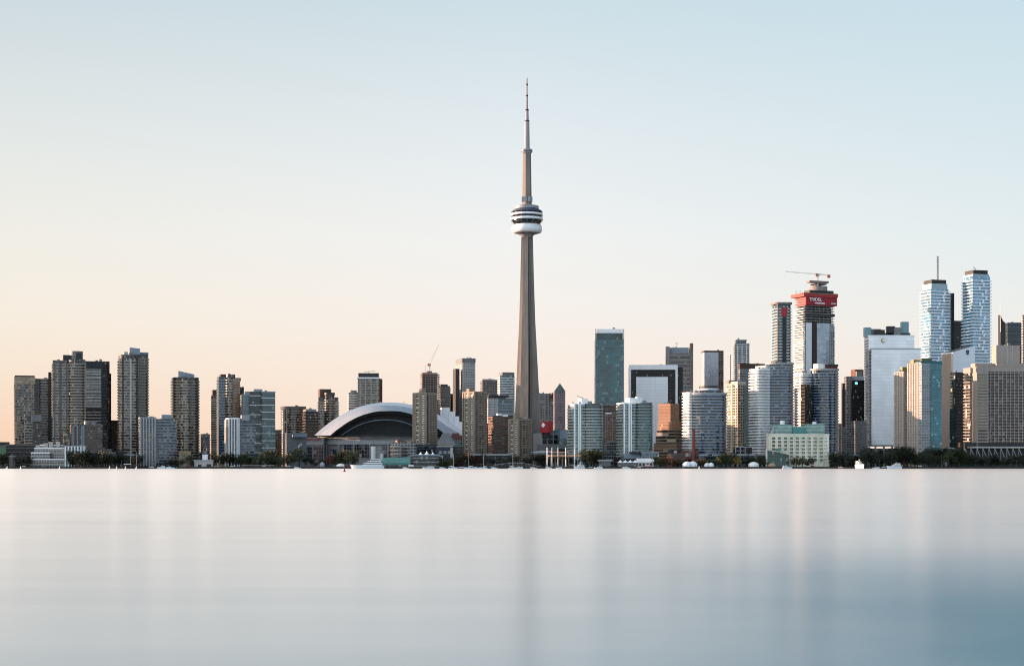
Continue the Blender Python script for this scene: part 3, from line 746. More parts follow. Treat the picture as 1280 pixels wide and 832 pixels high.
pa, pb = rp(285.5, 285.5, 299, 2090, depth=24), rp(298, 298, 318, 2094, depth=24)
t.block(GLB, 523, poly=pa); t.piers(RAILW, 0, [.05, .3, .55, .8, .97], 522.5, wd=1.5, out=1, poly=pa); t.stack(outset(pa, .4), G + 5, t.z(524), 3, .6, BLUEG, 'floor_edge')
t.block(GLB, 526, poly=pb, name='right_wing'); t.rings(RAILN, 527, h=3, th=1, out=1.2, poly=pb); t.pbox(LGREY, 302, 312, 518.5, 524, depth=10); t.block(WARMW, 524, name='side_wall', poly=rp(282.5, 282.5, 286, 2096, depth=14)); t.clutter(2, pb); t.parapet(WHITE, pa, z=t.z(523))
t = T('apartment_block', 'small brown block squeezed between the teal tower and the grey curved mid rise', 'apartment block', 343, 344, 352, 2360)
t.block(facade('brown_wall', (.04, .04, .04), (.3, .22, .17), 3, 3, .35, .4, .2), 538); t.parapet(BROWN); t.clutter(1); t.stack(outset(t.poly, .3), G + 4, t.z(539), 3, .5, BROWN, 'floor_edge')
t = T('residential_tower', 'grey green curved mid rise with flat roof just left of the stadium', 'tower', 351, 352, 382, 2480)
p1 = rnd_corner(rp(351, 352, 382, 2480, 9, 28), [0, 1], 14)
t.block(GLD, 508, poly=p1); t.rings(RAILD, 511, h=3, th=1.0, out=1, poly=p1); t.piers(RAILG, 0, [.08, .22], 512, wd=2.4, out=1.2, poly=rp(352, 352, 382, 2481)); t.block(DCONC, 507.5, 511, 'roof_slab', outset(p1, 1.2)); t.clutter(2, p1, t.z(507.5))
t = T('residential_tower', 'low black glass tower with grey cap left of the gold glinting tower', 'tower', 382, 382, 398, 2420)
t.block(BLACKG, 514); t.block(GREY, 511, 515, 'roof_cap', outset(rp(382, 382, 396, 2420), -.5)); t.rings(DCONC, 514, h=3.4, th=.5, out=.3, name='floor_edge'); t.clutter(2)
t = T('residential_tower', 'gold glinting tower with rounded front and brown penthouse behind the stadium roof left end', 'tower', 397, 398, 423, 2440)
pa = rp(397.5, 398, 423, 2446, 7, 28); pb = ell(412, 6.2, 2438)
t.block(GLW, 496, poly=pa); t.rings(RAILG, 499, h=3, th=1.1, out=1.2, poly=pa); t.block(GLD, 493, name='round_bay', poly=pb); t.rings(RAILD, 497, h=3, th=1, out=1, poly=pb); t.pbox(BROWN, 400, 414, 486, 496, depth=14); t.block(CHAR, 490.5, 493.5, 'roof_cap', outset(pb, .6)); t.clutter(1, pa, t.z(496))
t = T('residential_tower', 'narrow pale balcony tower half hidden left of the wide tower with dark penthouse', 'tower', 435, 436, 448, 2700)
t.block(GLL, 490); t.rings(RAILW, 492, h=3.2, th=1.1, out=.8); t.pbox(LGREY, 438, 446, 487.5, 490.5, depth=10); t.clutter(1)
t = T('residential_tower', 'wide greenish glass tower with dark penthouse band and roof crane above the stadium roof', 'tower', 446.5, 447.5, 478, 2660)
pa = rp(447, 447.5, 474, 2660, 5, 30)
t.block(facade('greenish_glass', (.08, .11, .11), (.2, .2, .18), 3.2, 3, .2, .14, .25, (.36, .36, .3)), 472.5, poly=pa); t.rings(RAILG, 474, h=3.2, th=.8, out=.7, poly=pa); t.block(BROWN, 473, name='brown_side_wing', poly=rp(473.5, 473.5, 478, 2666)); t.block(WHITE, 471.3, 473, 'white_cornice', outset(pa, 1.3)); t.block(CHAR, 466, 471.5, 'penthouse', outset(pa, -.5)); t.piers(RAILG, 0, [.1, .36, .62, .9], 473.5, wd=1.6, out=1, poly=pa)
t.rods(GREY, [(t.at(455, 464.4, 10), t.at(469, 463.8, 10)), (t.at(461, 463.9, 10), t.at(461, 467, 10))], .5, 'window_cleaning_crane')
# ---------------------------------------------------------------- centre left
CRW = solid('crane_white', (.78, .72, .66), .5)
CRO = solid('crane_orange', (.5, .22, .08), .5)
t = T('unfinished_tower', 'unfinished concrete frame tower with open floors and a luffing crane on top', 'tower', 524.5, 527, 550, 2420)
fr_ = solid('raw_pinkish_concrete', (.36, .27, .23), .85)
t.block(CHAR, 470, name='core', poly=outset(t.poly, -3)); t.stack(t.poly, G + 4, t.z(467), 3.3, .9, fr_, 'floor_slab'); t.piers(fr_, 0, 7, 468, wd=.9, out=-.4, name='column'); t.piers(fr_, 3, 3, 468, wd=.9, out=-.4, name='column')
t.block(GLD, 500, name='finished_glazing', poly=outset(t.poly, -.6)); t.pbox(fr_, 534, 540, 463.5, 468, 'core_top', 8, 8); t.pbox(fr_, 528, 547, 465.5, 469, 'formwork', 16, 5)
c = T('tower_crane', 'luffing crane with raised jib standing on the unfinished tower left of centre', 'crane', 537, D=2432, base=Zp(464, 2432))
c.rods(CRW, lattice(c.at(537, 465), c.at(537, 455), 1.6, 5), .25, 'mast'); c.rods(CRW, lattice(c.at(537, 456), c.at(549, 430), .8, 10), .09, 'jib'); c.pbox(CRO, 534.5, 538.5, 454.3, 456.3, 'machine_deck', 3, 0); c.rods(CRW, [(c.at(535, 456), c.at(536.5, 451)), (c.at(536.5, 451), c.at(547, 434))], .15, 'stay_cable'); c.rods(CRW, [(c.at(531.8, 465), c.at(531.8, 457))], .4, 'hoist_post')

def beige(xl, xm, xr, top, ptop, px0, px1, D, label):
    """one of the three beige brick slabs on the harbour"""
    t = T('apartment_tower', label, 'tower', xl, xm, xr, D, th=38, group='beige apartment towers on the harbour')
    fb = facade('beige_brick_windows', (.06, .06, .055), (.38, .31, .245), 2.9, 3.4, .42, .4, .3, (.5, .48, .42), ior=1.6)
    t.block(fb, top); p = t.poly
    t.piers(solid('beige_brick', (.38, .31, .245), .85, .12), 3, [.04, .2, .52, .66, .96], top, wd=2.2, out=.6)
    t.piers(solid('beige_brick', (.38, .31, .245), .85, .12), 0, [.04, .3, .55, .8, .97], top, wd=1.8, out=.6)
    t.piers(CHAR, 0, [.1], top + 2, wd=1.0, out=.75, name='dark_slot')
    t.strip(RAILW, 3, .76, .88, top + 2, h=2.9, th=1.2, out=.9); t.strip(RAILW, 3, .3, .44, top + 2, h=5.8, th=1.3, out=.3, name='blind')
    t.strip(solid('brown_balcony', (.2, .14, .1), .7), 0, .14, .96, top + 1, h=2.9, th=.9, out=.9)
    t.block(solid('beige_brick', (.38, .31, .245), .85, .12), ptop, top + .5, 'penthouse', rp(px0, px0 + (px1 - px0) * .4, px1, D + 8, 38)); t.lastz = t.z(top); t.parapet(solid('beige_brick', (.38, .31, .245), .85, .12), z=t.z(top)); t.clutter(2, z=t.z(top))
    return t
beige(516, 532.5, 546, 491, 485, 524, 531.5, 2120, 'beige brick apartment slab standing in front of the stadium roof, leftmost of three alike')
beige(578, 593, 608.5, 490, 485, 583, 592, 2120, 'beige brick apartment slab standing between the white grid tower and the brown banded block')
beige(635.5, 648, 664, 524, 516, 641, 650, 2110, 'shortest beige brick apartment slab, right before the foot of the needle tower')

t = T('residential_tower', 'brown grey balcony tower just right of the unfinished concrete frame tower', 'tower', 549, 551, 562.5, 2480)
t.block(GLD, 482); t.rings(solid('brown_grey_rail', (.24, .2, .18), .6), 484, h=3.1, th=1.1, out=1); t.pbox(BROWN, 551, 559, 480, 482.5, depth=10); t.clutter(1)
t = T('residential_tower', 'low dark tower squeezed left of the white grid tower with grey top', 'tower', 562, 563, 571, 2540)
t.block(BLACKG, 492); t.rings(DCONC, 493, h=3.3, th=.5, out=.4, name='floor_edge'); t.block(WARMW, 485, name='pale_fin', poly=rp(561.5, 561.5, 563, 2530, depth=10)); t.clutter(1)
t = T('office_tower', 'white gridded tower with plain grey crown, tallest between stadium and needle tower', 'tower', 570, 578, 594, 2520)
gw = facade('white_grid_wall', (.06, .08, .10), (.55, .56, .57), 3.3, 3.6, .42, .42, .2, ior=1.6)
t.block(gw, 448); t.stack(outset(t.poly, .35), G + 4, t.z(454), 3.3, 1.1, solid('white_precast', (.58, .58, .58), .6, .05), 'spandrel'); t.piers(solid('white_precast', (.58, .58, .58), .6, .05), 0, 6, 453, wd=1.3, out=.7); t.piers(solid('white_precast', (.58, .58, .58), .6, .05), 3, 3, 453, wd=1.3, out=.7)
t.block(GREY, 447.5, 453, 'mechanical_crown', outset(t.poly, .5)); t.block(CHAR, 461, name='dark_wing', poly=rp(569.5, 569.5, 574.5, 2512, depth=16)); t.clutter(2, z=t.z(447.5))
t = T('office_tower', 'grey mullioned office tower with flat roof behind the middle beige slab', 'tower', 600, 603, 622, 2760)
t.block(facade('grey_mullions', (.07, .08, .10), (.30, .31, .33), 3.6, 2.4, .22, .3, .1), 475); t.piers(GREY, 0, 7, 475, wd=.9, out=.4); t.pbox(GREY, 604, 618, 473.5, 476, depth=18); t.clutter(3); t.parapet(LGREY)
t = T('residential_tower', 'pale green striped tower with grey roof box immediately left of the needle tower', 'tower', 622.5, 625, 643, 2700)
t.block(GLL, 469); t.rings(RAILW, 471, h=3.3, th=1.3, out=.8); t.pbox(GREY, 628, 643, 465, 470, depth=20); t.clutter(1)
t = T('office_building', 'white gridded mid rise with blue glass wing and overhanging flat roof left of needle tower', 'office building', 609, 611, 641, 2300)
pa, pb = rp(608.5, 610, 623, 2300, 10, 24), rp(622, 622, 641, 2304, 10, 24)
t.block(gw, 497, poly=pa); t.stack(outset(pa, .3), G + 4, t.z(498), 3.3, 1.0, solid('white_precast', (.58, .58, .58), .6, .05), 'spandrel'); t.piers(solid('white_precast', (.58, .58, .58), .6, .05), 0, 6, 498, wd=.8, out=.6, poly=pa)
t.block(facade('bright_blue_glass', (.05, .12, .15), (.3, .36, .38), 3.6, 3, .3, .06, .1), 499, poly=pb, name='glass_wing'); t.stack(outset(pb, .4), G + 20, t.z(503), 7.2, 1.5, BLUEG, 'spandrel'); t.block(CHAR, 493.5, 496, 'roof_slab', outset(rp(612, 612, 635, 2298, 10, 20), 1.5)); t.pbox(BLUEG, 616, 633, 495.5, 499, depth=14); t.clutter(2, pa, t.z(497))
t = T('office_building', 'brown banded office block with white roof units at the foot of the needle tower', 'office building', 614, 617, 642, 2200)
t.block(facade('brown_band_glass', (.025, .025, .03), (.2, .12, .09), 3.4, 5, .3, .04, .1), 519, poly=rp(614, 617, 642, 2200, 17, 24)); pq = rp(614, 617, 642, 2200, 17, 24)
t.stack(outset(pq, .6), G + 3, t.z(519), 3.6, 1.9, solid('red_brown_precast', (.22, .13, .095), .8), 'spandrel'); t.pbox(WHITE, 622, 627, 516.5, 519.5, 'roof_unit', 5, 3); t.pbox(WHITE, 629, 635, 517.5, 519.5, 'roof_unit', 5, 3); t.clutter(2, pq)
t = T('office_building', 'low dark teal block in the gap left of the brown banded office block', 'office building', 607, 608, 616, 2240)
t.block(facade('dark_teal_glass', (.01, .05, .07), (.03, .07, .09), 3.4, 3, .2, .1, .05), 530); t.parapet(CHAR); t.stack(outset(t.poly, .3), G + 3, t.z(531), 3.4, .5, CHAR, 'floor_edge')

# ---------------------------------------------------------------- right of the needle tower
t = T('office_tower', 'grey blue glass tower with brownish shoulder just right of the needle tower', 'tower', 673, 674, 700, 2600)
pa = rp(673, 674, 692, 2600, depth=26)
t.block(facade('mixed_stripe_glass', (.12, .17, .18), (.35, .37, .36), 3.4, 5, .3, .2, .3, (.45, .45, .42)), 491.5, poly=pa); t.piers(LGREY, 0, [.02, .35, .62, .85], 492, wd=1.5, out=.7, poly=pa); t.block(BROWN, 491, 499, 'brown_crown', rp(690, 690, 699, 2596, depth=14)); t.block(GLL, 499, name='right_bay', poly=rp(690, 690, 699, 2596, depth=14)); t.clutter(2, pa, t.z(491.5)); t.stack(outset(pa, .4), G + 4, t.z(493), 3.4, .7, LGREY, 'spandrel')
t = T('office_tower', 'pinkish gridded tower with pointed glass gable roof right of the needle tower', 'tower', 692, 693, 706.5, 2560)
pk = facade('pink_grid', (.10, .10, .13), (.45, .36, .37), 3.4, 2.8, .35, .4, .2); t.block(pk, 489); t.piers(solid('pink_precast', (.45, .36, .37), .7), 0, 5, 489, wd=1.1, out=.5); t.stack(outset(t.poly, .3), G + 5, t.z(490), 3.4, 1.1, solid('pink_precast', (.45, .36, .37), .7), 'spandrel')
p = t.poly; bm = bmesh.new(); zb, za = t.z(489), t.z(479.2); o = Vector(t.o)
mid0 = (p[0] + p[1]) / 2; mid1 = (p[2] + p[3]) / 2
v = [bm.verts.new(Vector((*q_, zz_)) - o) for q_, zz_ in ((p[0], zb), (p[1], zb), (mid0, za), (p[3], zb), (p[2], zb), (mid1, za))]
for f in ((0, 1, 2), (3, 5, 4), (0, 2, 5, 3), (1, 4, 5, 2)): bm.faces.new([v[i] for i in f])
t.add('gable_roof', bm, solid('gable_glass', (.24, .30, .28), .2, spec=.8))
t.rods(LGREY, [(Vector((*p[0], zb)), Vector((*mid0, za))), (Vector((*mid0, za)), Vector((*p[1], zb)))], .7, 'gable_frame')
t = T('arena', 'low arena with dark square windows and teal roof right of the needle tower', 'arena', 676, 677, 714, 2330)
pa = rp(676.5, 677, 700, 2330, 17, 40); t.block(LGREY, 541, poly=pa); t.strip(BLACKG, 0, .05, .28, 542.5, 554.5, 6.8, 5.8, .3, 'window', pa); t.strip(BLACKG, 0, .34, .60, 542.5, 554.5, 6.8, 5.8, .3, 'window', pa); t.strip(BLACKG, 0, .66, .93, 542.5, 554.5, 6.8, 5.8, .3, 'window', pa)
t.block(TEAL, 536, 541, 'teal_roof', outset(rp(678, 678, 700, 2336, 17, 30), .5), ztop=lambda x, y: Zp(539, 2336) + (x - P(678, 2336)) * .12)
t.block(BLUEG, 540, name='entrance_wing', poly=rp(700, 700, 712, 2326, 17, 30), ztop=lambda x, y: Zp(534.5, 2326) - abs(x - P(707, 2326)) * .5); t.block(GLT, 548, name='glazed_lobby', poly=rp(699, 699, 708, 2320, 17, 8)); t.block(GREY, 555.5, name='podium', poly=rp(676, 676, 713, 2312, 17, 16)); t.strip(CHAR, 0, .6, .85, 558, 564, 9, 4, .3, 'door', rp(676, 676, 713, 2312, 17, 16))
t = T('drum_sign', 'big red drum sign with a white diamond emblem above the arena', 'sign', 683, D=2324, base=Zp(541, 2324))
bm = bmesh.new(); lathe(bm, [(8.4, 0), (8.6, .5), (8.6, 15.4), (8.2, 16)], 32); t.add('drum', bm, RED)
bm = bmesh.new(); cx_, cz_ = -4.6, 11.0; ang = R(-122)
pts = []
for i in range(16):
    a = 2 * math.pi * i / 16; r = 3.1 if i % 4 == 0 else (2.3 if i % 2 == 0 else 2.5)
    dx, dz = r * math.cos(a), r * math.sin(a) * 1.15
    th_ = ang + dx / 8.6
    pts.append(bm.verts.new((8.85 * math.cos(th_), 8.85 * math.sin(th_), cz_ + dz)))
bm.faces.new(pts); bm.normal_update(); bmesh.ops.solidify(bm, geom=bm.faces[:], thickness=-.15); t.add('diamond_emblem', bm, WHITE)
bm = bmesh.new(); lathe(bm, [(5, -6), (5, .2)], 16); t.add('drum_base', bm, CHAR)

t = T('office_tower', 'tall teal glass tower with slanted white capped top behind the two white green towers', 'tower', 742.5, 744, 780, 2480)
gt = facade('patchy_teal_glass', (.012, .17, .20), (.08, .20, .21), 3.4, 3.2, .14, .10, .16, (.24, .34, .32), ior=1.8, tilt=.03)
t.block(gt, 424, poly=rp(743, 744, 780, 2480, 0, 30)); pq = rp(743, 744, 780, 2480, 0, 30)
ins = outset(pq, -.4); t.block(facade('crown_teal', (.035, .10, .11), (.05, .12, .12), 4, 3, .1, .06, 0), 415.5, 424.5, 'glazed_crown', outset(pq, -1.6)); t.block(WHITE, 411, 416, 'white_cap', outset(pq, -1.5)); t.stack(outset(pq, .25), G + 8, t.z(425), 6.8, .5, solid('pale_teal_line', (.22, .3, .3), .4), 'floor_edge')
t.rods(LGREY, [(Vector((*ins[0], t.z(511))), Vector((*ins[0], t.z(411)))), (Vector((*ins[1], t.z(511))), Vector((*ins[1], t.z(411))))], .8, 'corner_mullion'); t.clutter(2, z=t.z(411))
t = T('office_tower', 'grey brown ribbed block between the two white green towers', 'tower', 744, 746, 782, 2400)
t.block(facade('ribbed_grey_brown', (.05, .05, .05), (.26, .24, .21), 3.2, 1.8, .2, .35, .15), 506); t.piers(CONC, 0, 12, 514, wd=.9, out=.5); t.stack(outset(t.poly, .6), t.z(514), t.z(507), 6, 1.4, CHAR, 'floor_edge'); t.strip(WHITE, 0, .3, .5, 515, 517, 9, 1.8, .8, 'roof_sign_panel'); t.clutter(3); t.parapet(GREY)

def wgreen(xl, xr, xc, top, pt, pl, pr, D, label, dark=False):
    t = T('residential_tower', label, 'tower', xl, xl + 3, xr, D, group=None)
    pa = rp(xl, xl + 4, xc, D, 17, 24); pb = ell((xc + xr) / 2 - 2, (xr - xc) / 2 + 2, D - 2, n=24)
    gg = facade('white_green_wall', (.05, .10, .10), (.5, .54, .52), 3.0, 3.4, .3, .22, .2, (.4, .48, .44), ior=1.7)
    t.block(gg, top + 1, poly=pa); t.block(GLT, top, poly=pb, name='round_wing')
    rg = solid('pale_green_rail', (.50, .56, .53), .35, .05, spec=.6)
    t.rings(rg, top + 3, h=3.0, th=1.2, out=.9, poly=pa); t.rings(solid('teal_rail', (.22, .34, .34), .3, .1, spec=.6) if dark else rg, top + 3, h=3.0, th=1.1, out=1.2, poly=pb)
    t.piers(WHITE, 0, [.04, .36, .5, .94], top + 1, wd=1.7, out=1.2, poly=pa); t.pbox(WHITE, pl, pr, pt, top + 1, depth=14, dD=6); t.pbox(LGREY, (pl + pr) / 2, pr + 5, pt + 3, top + 1, depth=14, dD=10); t.clutter(3, pa, t.z(top + 1)); t.parapet(WHITE, pa, z=t.z(top + 1))
    return t
t = wgreen(713.5, 753, 733, 504, 498, 727, 735, 2080, 'white green balcony tower with rounded right corner, left one of the pair')
t.rods(GREY, [(t.at(728, 499, 8), t.at(728, 496.5, 8)), (t.at(721, 494.5, 8), t.at(729, 497.3, 8))], .4, 'window_cleaning_crane')
t = wgreen(775.5, 815.5, 798, 503, 497, 787, 803, 2080, 'white green balcony tower with darker teal rounded right side, right one of the pair', True)
t.cyl(WHITE, 797, 3, 495.5, 498)
t = T('apartment_block', 'low grey stepped block between the feet of the two white green towers', 'apartment block', 752, 752, 777, 2130)
for i, (a, b, y) in enumerate(((752, 777, 570), (755, 775, 563), (758, 772, 556), (761, 769, 552))):
    pl = rp(a, a, b, 2120 + i * 5, 10, 10); t.block(facade('grey_small_windows', (.06, .07, .08), (.28, .29, .3), 3, 3, .35, .35, .25), y, poly=pl, name='terrace_block'); t.parapet(LGREY, pl, .8)

t = T('office_tower', 'big white portal framed tower with black inset and plain white centre panel', 'tower', 785, 788, 853, 2600)
pa = rp(785, 786, 847, 2600, -2, 38); wp = solid('white_marble_frame', (.82, .83, .85), .5, .05)
t.block(BLACKG, 457.5, poly=pa)
q0, q1 = pa[0], pa[1]; dd = (q1 - q0); L_ = dd.length; dn = dd.normalized(); nn = Vector((dn.y, -dn.x))
def front(poly_name, t0, t1, out0, out1, ytop, ybot, mat, tt=t, z0=None):
    pl = [q0 + dn * (L_ * t0) + nn * out1, q0 + dn * (L_ * t1) + nn * out1, q0 + dn * (L_ * t1) + nn * out0, q0 + dn * (L_ * t0) + nn * out0]
    return tt.block(mat, ytop, ybot, poly_name, pl)
front('frame_side', 0, .045, -.5, 2.2, 462, None, wp); front('frame_side', .955, 1, -.5, 2.2, 462, None, wp); front('frame_top', 0, 1, -.5, 2.2, 456, 462, wp)
front('centre_panel', .15, .80, -.3, 1.4, 471, None, facade('white_panel_wall', (.80, .82, .85), (.6, .63, .67), 3.8, 30, .08, .012, .0, ior=1.5, rough=.3, var=.06, tilt=.004))
t.stack([q0 + dn * (L_ * .05) + nn * .6, q0 + dn * (L_ * .15) + nn * .6, q0 + dn * (L_ * .15), q0 + dn * (L_ * .05)], G + 6, t.z(463), 3.8, .35, DCONC, 'floor_edge'); t.stack([q0 + dn * (L_ * .80) + nn * .6, q0 + dn * (L_ * .95) + nn * .6, q0 + dn * (L_ * .95), q0 + dn * (L_ * .80)], G + 6, t.z(463), 3.8, .35, DCONC, 'floor_edge')
t.block(BLACKG, 459, name='dark_side_wing', poly=rp(847, 847, 853.5, 2598, -2, 24)); t.clutter(4, pa, t.z(457.5))
t = T('office_tower', 'brown grey banded tower with notched top behind the white portal framed tower', 'tower', 831, 833, 866.5, 2950)
pa = rp(831.5, 832.5, 863.5, 2950, -3, 36)
t.block(facade('brown_grey_band', (.10, .09, .09), (.30, .27, .25), 3.8, 4, .45, .05, .1), 441, poly=pa); t.stack(outset(pa, .5), G + 4, t.z(441.5), 7.6, 2.6, CONC, 'spandrel'); t.block(BLUEG, 434, 441.5, 'penthouse', outset(rp(837, 837, 861, 2956, -3, 24), 0)); t.block(CONC, 433, name='pale_corner', poly=rp(832, 832, 837, 2948, -3, 10)); t.block(solid('grey_brown_precast', (.24, .20, .18), .8), 429, name='brown_fin', poly=rp(862.5, 862.5, 866.5, 2946, -3, 30)); t.rods(GREY, [(t.at(846, 435, 20), t.at(846, 428, 20)), (t.at(843.5, 429.5, 20), t.at(848, 428.6, 20))], .4, 'antenna'); t.clutter(3, rp(837, 837, 861, 2956), t.z(434)); t.stack(outset(pa, .2), G + 4, t.z(442), 3.8, .6, CHAR, 'floor_edge')

# stepped copper office block
t = T('office_building', 'stepped copper glass office block glowing orange, with ziggurat foot', 'office building', 818, 838, 850, 2290)
cg = facade('copper_mirror_glass', (.32, .13, .06), (.40, .21, .12), 3.5, 2.4, .35, .1, .1, (.7, .4, .25), ior=1.8, rough=.3, gm=.0, var=.2)
cb = facade('copper_dark_band', (.06, .05, .045), (.3, .22, .16), 3.5, 30, .42, .02, .05)  # darker copy of the copper puts the lower steps' shade into the colour
t.block(cg, 504, poly=rp(823, 838, 849, 2290, 50)); t.block(cg, 527, name='step', poly=rp(822, 840, 851, 2282, 50)); t.block(cb, 537, name='step', poly=rp(821, 843, 854, 2274, 50)); t.block(cb, 545, name='step', poly=rp(819.5, 845, 855, 2266, 50)); t.block(cb, 554, name='step', poly=rp(817.5, 846, 856, 2258, 50))
for i, (a, b, c_, y, y2, d_) in enumerate(((823, 838, 849, 505, 527, 2290), (817.5, 846, 856, 555, 575, 2258))): t.stack(outset(rp(a, b, c_, d_, 50), .4), t.z(y2), t.z(y), 3.5, .8, solid('copper_spandrel', (.30, .17, .1), .5), 'spandrel')
t.clutter(2, rp(823, 838, 849, 2290, 50), t.z(504))
t = T('office_tower', 'slim white glass tower with warm brown right flank behind the round blue tower', 'tower', 879.5, 880.5, 904.5, 3000)
pa = rp(880, 880.5, 898, 3000, 5, 24); t.block(facade('pale_mirror', (.42, .46, .54), (.5, .53, .58), 3.6, 2.6, .12, .12, .1, (.6, .6, .6), ior=1.8, var=.2), 439.5, poly=pa); t.block(facade('brown_flank', (.12, .08, .06), (.36, .26, .2), 3.4, 3, .4, .3, .2), 440, name='brown_wing', poly=rp(898, 898, 904.5, 3006, 5, 20)); t.strip(BROWN, 0, .1, .9, 441, h=3.4, th=1.3, out=1.2, poly=rp(898, 898, 904.5, 3006, 5, 20)); t.block(BROWN, 438, 440, 'roof_slab', outset(rp(880, 880.5, 904, 3000, 5, 24), .5)); t.clutter(1)
t = T('residential_tower', 'blue white striped tower with stepped round top standing far behind the yellow lit tower', 'tower', 915.5, 917, 937, 3100)
pa = rp(915.5, 918.5, 936.5, 3100, 0, 26); t.block(GLB, 431, poly=pa); t.rings(RAILW, 432, h=3.2, th=.8, out=1, poly=pa); t.block(LGREY, 429, 432, 'roof_slab', outset(pa, .6)); t.block(GLB, 424.5, 429.5, 'penthouse', rp(919, 920, 933, 3106, 0, 16)); t.block(LGREY, 424, 425.5, 'roof_slab', rp(918.5, 919.5, 933.5, 3105, 0, 17)); t.clutter(1, z=t.z(424)); t.piers(RAILW, 0, [.2, .5, .82], 431.5, wd=1.2, out=1.2, poly=pa)
t = T('lamp_mast', 'thin pale mast standing alone behind the roofs between two far towers', 'mast', 913, D=3000); t.rods(LGREY, [(t.at(913, 584), t.at(913, 443))], .9, 'pole'); t.rods(LGREY, [(t.at(912.6, 452), t.at(913.4, 452)), (t.at(912.6, 447), t.at(913.4, 447))], .8, 'bracket')
t = T('office_building', 'brown capped grey banded building between the far blue white tower and the curved condominium', 'office building', 923, 925, 956, 2880)
t.block(facade('grey_band_wall', (.12, .14, .16), (.34, .35, .36), 3.6, 6, .4, .04, .1), 460); t.block(BROWN, 454, 460.5, 'brown_crown', outset(t.poly, .5)); t.stack(outset(t.poly, .3), G + 5, t.z(461), 3.6, 1.3, GREY, 'spandrel'); t.clutter(3, z=t.z(454))

def round_condo(name, label, cx_, r, top, D, capy, capl, capr, left=None, glass=GLB, rail=RAILB, lr=RAILW):
    t = T('residential_tower', label, 'tower', cx_ - r, cx_ - r + 2, cx_ + r, D)
    pb = ell(cx_, r, D, ry=r * .75, n=32)
    t.block(glass, top, poly=pb, name='round_wing'); t.rings(rail, top + 2, h=3.0, th=1.05, out=1.3, poly=pb)
    t.block(LGREY, top - .6, top + 1.6, 'roof_slab', outset(pb, 1.5)); t.lastz = t.z(top - .6)
    if left:
        xl, xr, ty, dD = left
        pl = rnd_corner(rp(xl, xl + (xr - xl) * .45, xr, D + dD, 26), [0], 10); t.block(GLL, ty, name='left_wing', poly=pl); t.rings(lr, ty + 2, h=3.0, th=1.25, out=1.3, poly=pl); t.block(lr, ty - .5, ty + 2, 'roof_slab', outset(pl, .8)); t.clutter(2, pl)
    t.cyl(WHITE if glass is GLB else LGREY, (capl + capr) / 2, (capr - capl) / 2 * .86, capy + 1, top, 'penthouse', dD=14); t.cyl(CHAR, (capl + capr) / 2, (capr - capl) / 2, capy, capy + 1.6, 'roof_disc', dD=12); t.clutter(2, pb, t.z(top - .6))
    return t, pb
t, pb = round_condo('', 'round blue grey balcony tower with disc shaped roof behind the brick chimney', 884, 23.5, 491, 2110, 482, 874, 900, left=(854, 872, 490, 6))
t.block(GLB, 486.5, 491, 'setback_storey', ell(886, 17, 2120, n=24)); t.rings(RAILB, 486, 491, 3, .8, 1, 'balcony', ell(886, 17, 2120, n=24))
t.block(BLACKG, 497, name='dark_right_wing', poly=rp(899, 899, 908, 2124, 17, 20)); t.rings(RAILD, 498, h=3, th=1.0, out=.8, poly=rp(899, 899, 908, 2124, 17, 20))
t = T('residential_tower', 'cream balcony tower lit yellow with dark teal right side, between two round condominiums', 'tower', 909, 923, 938.5, 2230)
pa = rp(909, 922, 931, 2230, 30); pb = rp(930, 930, 939, 2234, 17, 22)
t.block(facade('cream_wall', (.10, .08, .06), (.55, .48, .38), 3, 4, .3, .3, .3, (.6, .5, .36)), 478, poly=pa); t.rings(solid('cream_rail', (.60, .54, .44), .6), 481, h=3, th=1.25, out=1.1, poly=pa); t.piers(solid('cream_rail', (.60, .54, .44), .6), 3, [.5], 480, wd=3.4, out=1.4, poly=pa); t.block(solid('cream_rail', (.60, .54, .44), .6), 476.5, 480, 'roof_slab', outset(pa, .8)); t.block(GLT, 482, name='teal_wing', poly=pb); t.rings(solid('dark_teal_rail', (.06, .12, .12), .3), 483, h=3, th=.8, out=.8, poly=pb); t.pbox(CONC, 911, 922, 475, 478, depth=12, dD=12); t.clutter(2, pa)
t, pb = round_condo('', 'curved condominium with pale left wing and blue round right side, left of the unfinished towers', 974.5, 16.5, 453.5, 2120, 451, 964, 984, left=(937.5, 962, 461, -2))
t.block(GLL, 456, name='upper_wing', poly=rnd_corner(rp(944, 958, 968, 2122, 26), [0], 8)); t.rings(RAILW, 458, t.D and 470, 3, 1.2, .9, 'balcony', rnd_corner(rp(944, 958, 968, 2122, 26), [0], 8))
t, pb = round_condo('', 'round dark blue condominium with white roof drum behind the green topped terminal building', 1030.5, 16.8, 461, 2200, 456, 1016, 1033, left=(993, 1016, 466, 4), lr=solid('warm_pale_rail', (.66, .62, .6), .5))
t.cyl(solid('drum_white', (.8, .76, .72), .5), 1024, 7.5, 454.5, 461, 'roof_drum', 4); t.pbox(BRICK, 1033, 1047, 455.5, 461, 'penthouse', 14, 8); t.pbox(CHAR, 1036, 1048, 455, 456.5, 'roof_slab', 16, 7)
t.block(BLACKG, 480, name='shadow_bay', poly=rp(1001, 1006, 1015, 2198, 26))

